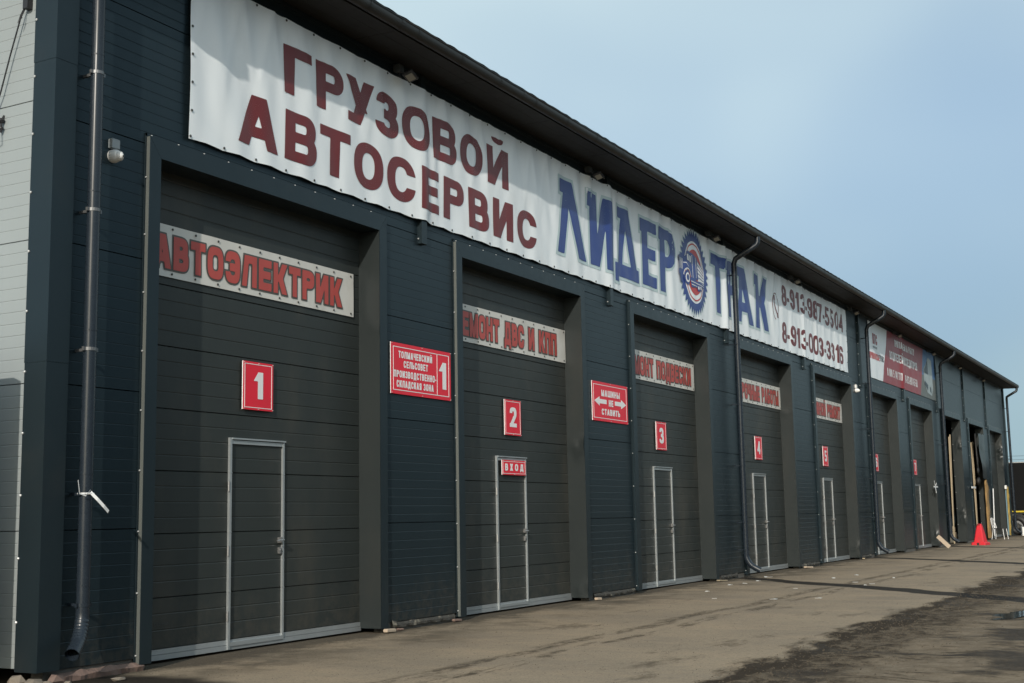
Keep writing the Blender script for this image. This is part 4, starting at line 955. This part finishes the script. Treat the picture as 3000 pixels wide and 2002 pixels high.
# ------------------------------------------------------------------ far end: open gates eight and nine, things by them
def thing1(mb, name, m, label, cat, group=None, smooth=False): return tag(mb.build(name, m, None, smooth), label, cat, group)
thing1(MB().beam((50.62,.22,0),(50.98,.24,4.05),.06,.04,(0,1,0)), 'timber_post', M_WOOD, 'left pale timber standing inside the open eighth gate', 'timber', 'timbers in the open gates')
thing1(MB().beam((50.80,.26,0),(51.35,.26,4.15),.07,.04,(0,1,0)), 'timber_post', M_WOOD, 'right pale timber standing inside the open eighth gate', 'timber', 'timbers in the open gates')
thing1(MB().beam((56.1,.22,0),(56.0,.24,4.05),.07,.04,(0,1,0)), 'timber_post', M_WOOD, 'left pale timber standing inside the open ninth gate', 'timber', 'timbers in the open gates')
thing1(MB().beam((56.4,.27,0),(56.6,.27,4.1),.07,.04,(0,1,0)), 'timber_post', M_WOOD, 'right pale timber standing inside the open ninth gate', 'timber', 'timbers in the open gates')
thing1(MB().tube([(48.5,.12,.02),(49.5,.1,.97)], .014, 8), 'metal_rod', M_WPAINT, 'shorter white rod leaning in the open eighth gate', 'rod')
thing1(MB().tube([(48.75,.2,.02),(49.6,.12,1.18)], .012, 8), 'metal_rod', M_WPAINT, 'taller white rod leaning in the open eighth gate', 'rod')
mb = MB(); mb.bbox(51.2, 52.7, .45, .85, 0.0, .40, .03); mb.bbox(51.5, 52.6, .5, .8, .395, .62, .04); thing1(mb, 'cardboard_box', M_SAND, 'pale cardboard boxes just inside the open eighth gate', 'box')
mb = MB(); P = []
def wool(name, x0, x1, y0, y1, z0, z1, m, label):
    mb = MB(); n = 24; prof = []
    for i in range(n+1):
        z = z0+(z1-z0)*i/n; q = lambda s: .05*noise.noise((z*3, s, x0)); prof.append([(x0+q(1),y1,z),(x0+q(2),y0+q(3),z),((x0+x1)/2+q(9),y0-.03+q(4),z),(x1+q(5)*1.6,y0+q(6),z),(x1+q(7),y1,z)])
    mb.grid(prof); mb.add([prof[-1][k] for k in range(5)], [(0,1,2,3,4)]); return thing1(mb, name, m, label, 'insulation')
wool('mineral_wool', 57.18, 57.62, -.075, -.008, .06, 2.5, M_WOOL2, 'brown exposed mineral wool in the wall right of the ninth gate')
wool('mineral_wool', 63.0, 63.5, -.10, -.055, .06, 2.28, M_WOOL, 'bright yellow exposed mineral wool in the wall right of the tenth gate')
thing1(MB().bbox(62.72, 62.9, -.10, -.055, .06, 2.18, .01), 'teal_post', M_TEAL, 'blue grey painted post beside the yellow mineral wool', 'post')
thing1(MB().bbox(62.62, 62.86, -.14, -.06, 2.16, 2.34, .02), 'junction_box', M_WHITEP, 'white box above the blue grey post at the tenth gate', 'box')
mb = MB(); mb.tube([(55.9,.05,4.4),(55.95,.03,3.2),(56.0,.03,2.7)], .035, 8); mb.ico((56.0,.03,2.45), .16, 1, .3, (1,.6,1.2)); mb.ico((55.95,.03,2.85), .10, 1, .3, (1,.6,1.5)); mb.ico((56.0,.03,3.3), .08, 1, .3, (1,.6,2)); thing1(mb, 'chain_hoist', M_BLACK, 'dark chain hoist hanging in the open ninth gate', 'hoist', None, True)
mb = MB(); P = []
for i in range(25):
    z = 2.55+1.85*i/24; e = i/24; row = []
    for j in range(13):
        q = j/12; x0_ = 56.35-.75*e; row.append((x0_+(57.5-x0_)*q, -.072-.035*(1-q)*(1+noise.noise((z*1.5, q*2, 4)))-.02*abs(noise.noise((z*3, q*3, 9))), z+.03*noise.noise((q*4, z, 1))))
    P.append(row)
mb.grid(P); mb.grid([[(a_, b_+.006, c_) for a_, b_, c_ in r] for r in P][::-1]); thing1(mb, 'bent_sheet', M_JAMB, 'bent grey metal sheet hanging off the right jamb of the ninth gate', 'metal sheet', None, True)
thing1(MB().bbox(53.5, 54.4, -.09, -.06, 2.10, 2.18, .005), 'white_strip', M_WPAINT, 'white strip fixed at the left jamb of the ninth gate', 'strip')
mb = MB(); mb.tube([(58.9,-.09,2.15),(58.45,-.09,.02)], .022, 8); thing1(mb, 'white_pipe', M_WPAINT, 'thin white pipe on the wall left of the tenth gate', 'pipe')
# white tape knot on the jamb of gate seven
mb = MB(); mb.box(46.0-.30, 46.0+.42, -.075, -.065, 2.05, 2.10)
for p, q in (((45.98,-.07,2.08),(45.72,-.09,2.26)),((46.0,-.07,2.08),(46.06,-.1,2.2)),((46.0,-.07,2.06),(45.85,-.1,1.93)),((46.02,-.07,2.05),(46.0,-.09,1.85))): mb.beam(p, q, .06, .006, (0,1,0))
thing1(mb, 'white_tape', M_WPAINT, 'white tape strip with a knot on the right jamb of gate seven', 'tape')
# leaning plank
mb = MB(); mb.beam((45.05,-.58,.03),(45.0,-.22,.40),.13,.03,(1,0,0)); thing1(mb, 'plank', M_FRESH, 'short fresh wooden plank leaning on the wall right of gate seven', 'plank')
# red plastic road barrier
rb = empty('road_barrier', (49.1, -.95, -.01)); rb.scale = (.76, .74, .92); tag(rb, 'red plastic road barrier standing before the open eighth gate', 'barrier')
def frustum(l0, w0, l1, w1, z0, z1):
    mb = MB(); vs_ = []
    for l, w, z in ((l0,w0,z0),(l0*.99,w0*.99,z0+.02),(l1*1.01,w1*1.01,z1-.02),(l1*.95,w1*.95,z1)):
        c = .05
        vs_.append([(-l/2+c,-w/2,z),(l/2-c,-w/2,z),(l/2,-w/2+c,z),(l/2,w/2-c,z),(l/2-c,w/2,z),(-l/2+c,w/2,z),(-l/2,w/2-c,z),(-l/2,-w/2+c,z)])
    b = []
    for k in range(3):
        for i in range(8): j = (i+1) % 8; b.append((8*k+i, 8*k+j, 8*k+8+j, 8*k+8+i))
    return mb.add(sum(vs_, []), b+[tuple(range(24, 32)), tuple(range(7, -1, -1))])
rb.rotation_euler = (0, 0, math.radians(-9))
frustum(.62, .50, .30, .25, .09, .74).build('barrier_body', M_RPLAST, rb); frustum(.80, .70, .76, .66, 0, .11).build('base', M_RPLAST, rb)
frustum(.26, .21, .24, .19, .735, .82).build('grip', M_RPLAST, rb)
MB().bbox(-.405, -.35, -.05, .05, 0, .09, .004).build('fork_slot', M_BLACK, rb); MB().bbox(-.13, .0, -.06, .06, .765, .80, .003).build('handle_slot', M_BLACK, rb)
# white framed chair
ch = empty('metal_chair', (57.5, -.45, 0)); tag(ch, 'white tube framed chair with black seat in front of the tenth gate', 'chair'); ch.rotation_euler = (0, 0, math.radians(-12))
MB().bbox(-.21, .21, -.21, .21, .43, .465, .012).build('seat', M_BLACK, ch)
for sx in (-1, 1):
    MB().tube([(sx*.21,-.2,.44),(sx*.22,-.25,.0)], .013, 8).build('leg', M_WPAINT, ch); MB().tube([(sx*.21,.2,.44),(sx*.22,.28,.0)], .013, 8).build('leg', M_WPAINT, ch)
MB().tube([(-.20,.20,.43),(-.20,.27,.70),(-.15,.31,.86),(0,.32,.90),(.15,.31,.86),(.20,.27,.70),(.20,.20,.43)], .013, 8).build('backrest', M_WPAINT, ch)
MB().tube([(-.07,.20,.45),(-.07,.28,.72),(-.05,.31,.88)], .009, 8).build('back_rod', M_WPAINT, ch); MB().tube([(.07,.20,.45),(.07,.28,.72),(.05,.31,.88)], .009, 8).build('back_rod', M_WPAINT, ch)
# trailer beyond the building
tr = empty('curtain_trailer', (66.2, -5.5, 0)); tag(tr, 'dark curtain sided trailer parked beyond the far end of the building', 'trailer')
MB().bbox(0, 2.5, -6.5, 6.8, 1.22, 3.46, .02).build('curtain', M_TRAIL, tr); MB().bbox(-.01, 2.51, -6.52, 6.82, 3.463, 3.52, .01).build('roof_rail', M_ALU, tr)
MB().box(-.012, .0, -6.5, 6.8, 1.09, 1.16).build('yellow_stripe', M_YEL, tr); MB().bbox(.0, 2.5, -6.5, 6.8, 1.02, 1.215, .01).build('chassis', M_TRAIL, tr)
for y in (5.4, 4.1, 2.8):
    mb = MB(); mb.tube([(.05,y,.5),(.09,y,.5),(.36,y,.5),(.40,y,.5)], [.44,.5,.5,.44], 28); w_ = mb.build('wheel', M_BLACK, tr); mb = MB(); mb.tube([(.03,y,.5),(.06,y,.5)], [.16,.26], 20); mb.build('rim', M_ZINC, w_)
    mb = MB(); mb.tube([(2.1,y,.5),(2.45,y,.5)], .5, 24); mb.build('wheel', M_BLACK, tr)
mb = MB(); tor = []
for a in range(24):
    A = 2*math.pi*a/24; tor.append([((.36+.13*math.cos(b))*math.cos(A), .13*math.sin(b), (.36+.13*math.cos(b))*math.sin(A)) for b in [2*math.pi*k/10 for k in range(11)]])
mb.grid(tor+[tor[0]]); ty = mb.build('tyre', M_BLACK, None, True); ty.location = (65.6, -.15, .47); ty.rotation_euler = (math.radians(-16), 0, math.radians(75)); tag(ty, 'black tyre leaning at the far corner by the trailer', 'tyre')
o = MB().bbox(-.09, .09, -.05, .05, 0, .42, .02).build('white_canister', M_WHITEP); o.location = (64.9, -.42, -.01); o.rotation_euler = (0, -.12, .4); tag(o, 'small white canister on the ground near the far tyre', 'canister')
# box truck out of frame on the left, beside the gable
bt = empty('box_truck', (5.35, 3.8, 0)); tag(bt, 'white box truck parked beside the light grey gable wall', 'truck')
MB().bbox(-1.2, 1.25, -3.84, 3.0, .38, 2.96, .07).build('cargo_box', M_TRUCKW, bt); MB().bbox(-1.05, 1.05, -3.7, 5.2, .6, .94, .02).build('chassis', M_BLACK, bt)
c_ = MB().bbox(-1.1, 1.1, 3.15, 5.2, .7, 2.5, .12).build('cab', M_TRUCKW, bt); MB().bbox(-.95, .95, 5.19, 5.23, 1.5, 2.3, .02).build('windscreen', M_DARKGL, c_)
for y in (-2.4, 4.2):
    for sx in (-1, 1): MB().tube([(sx*.85,y,.44),(sx*1.12,y,.44)], .44, 24).build('wheel', M_BLACK, bt)
# distant power line
for k, z in enumerate((7.45, 7.85)):
    mb = MB(); mb.tube([(150, -60+12*i, z-.9*math.sin(math.pi*i/10)) for i in range(11)], .018, 5); tag(mb.build('power_line_wire', M_CABLE), ['lower thin power line wire crossing the sky at the far right','upper thin power line wire crossing the sky at the far right'][k], 'wire', 'power line wires')

# added unseen wood behind the camera, to darken the lower reflections in the cladding
M_ADDEDWOOD = mat('added_wood_dark', (.030, .027, .022), .95, var=.4, vscale=.3, spec=.1)
rw = random.Random(11); mb = MB()
for k in range(420):
    x = rw.uniform(-90, 190); h_ = rw.uniform(8, 13); y = -62+rw.uniform(-6, 6)
    mb.ico((x, y, h_*.5), h_*.5, 1, .25, (.45, .45, 1.0))
    for q in range(3): mb.ico((x+rw.uniform(-2, 2), y+rw.uniform(-2, 2), h_*rw.uniform(.6, 1.0)), rw.uniform(.7, 1.6), 1, .4)
wd = stuff(mb.build('added_reflection_wood', M_ADDEDWOOD)); wd['label'] = 'added dark wood out of view that darkens the facade reflections'; wd['category'] = 'wood'
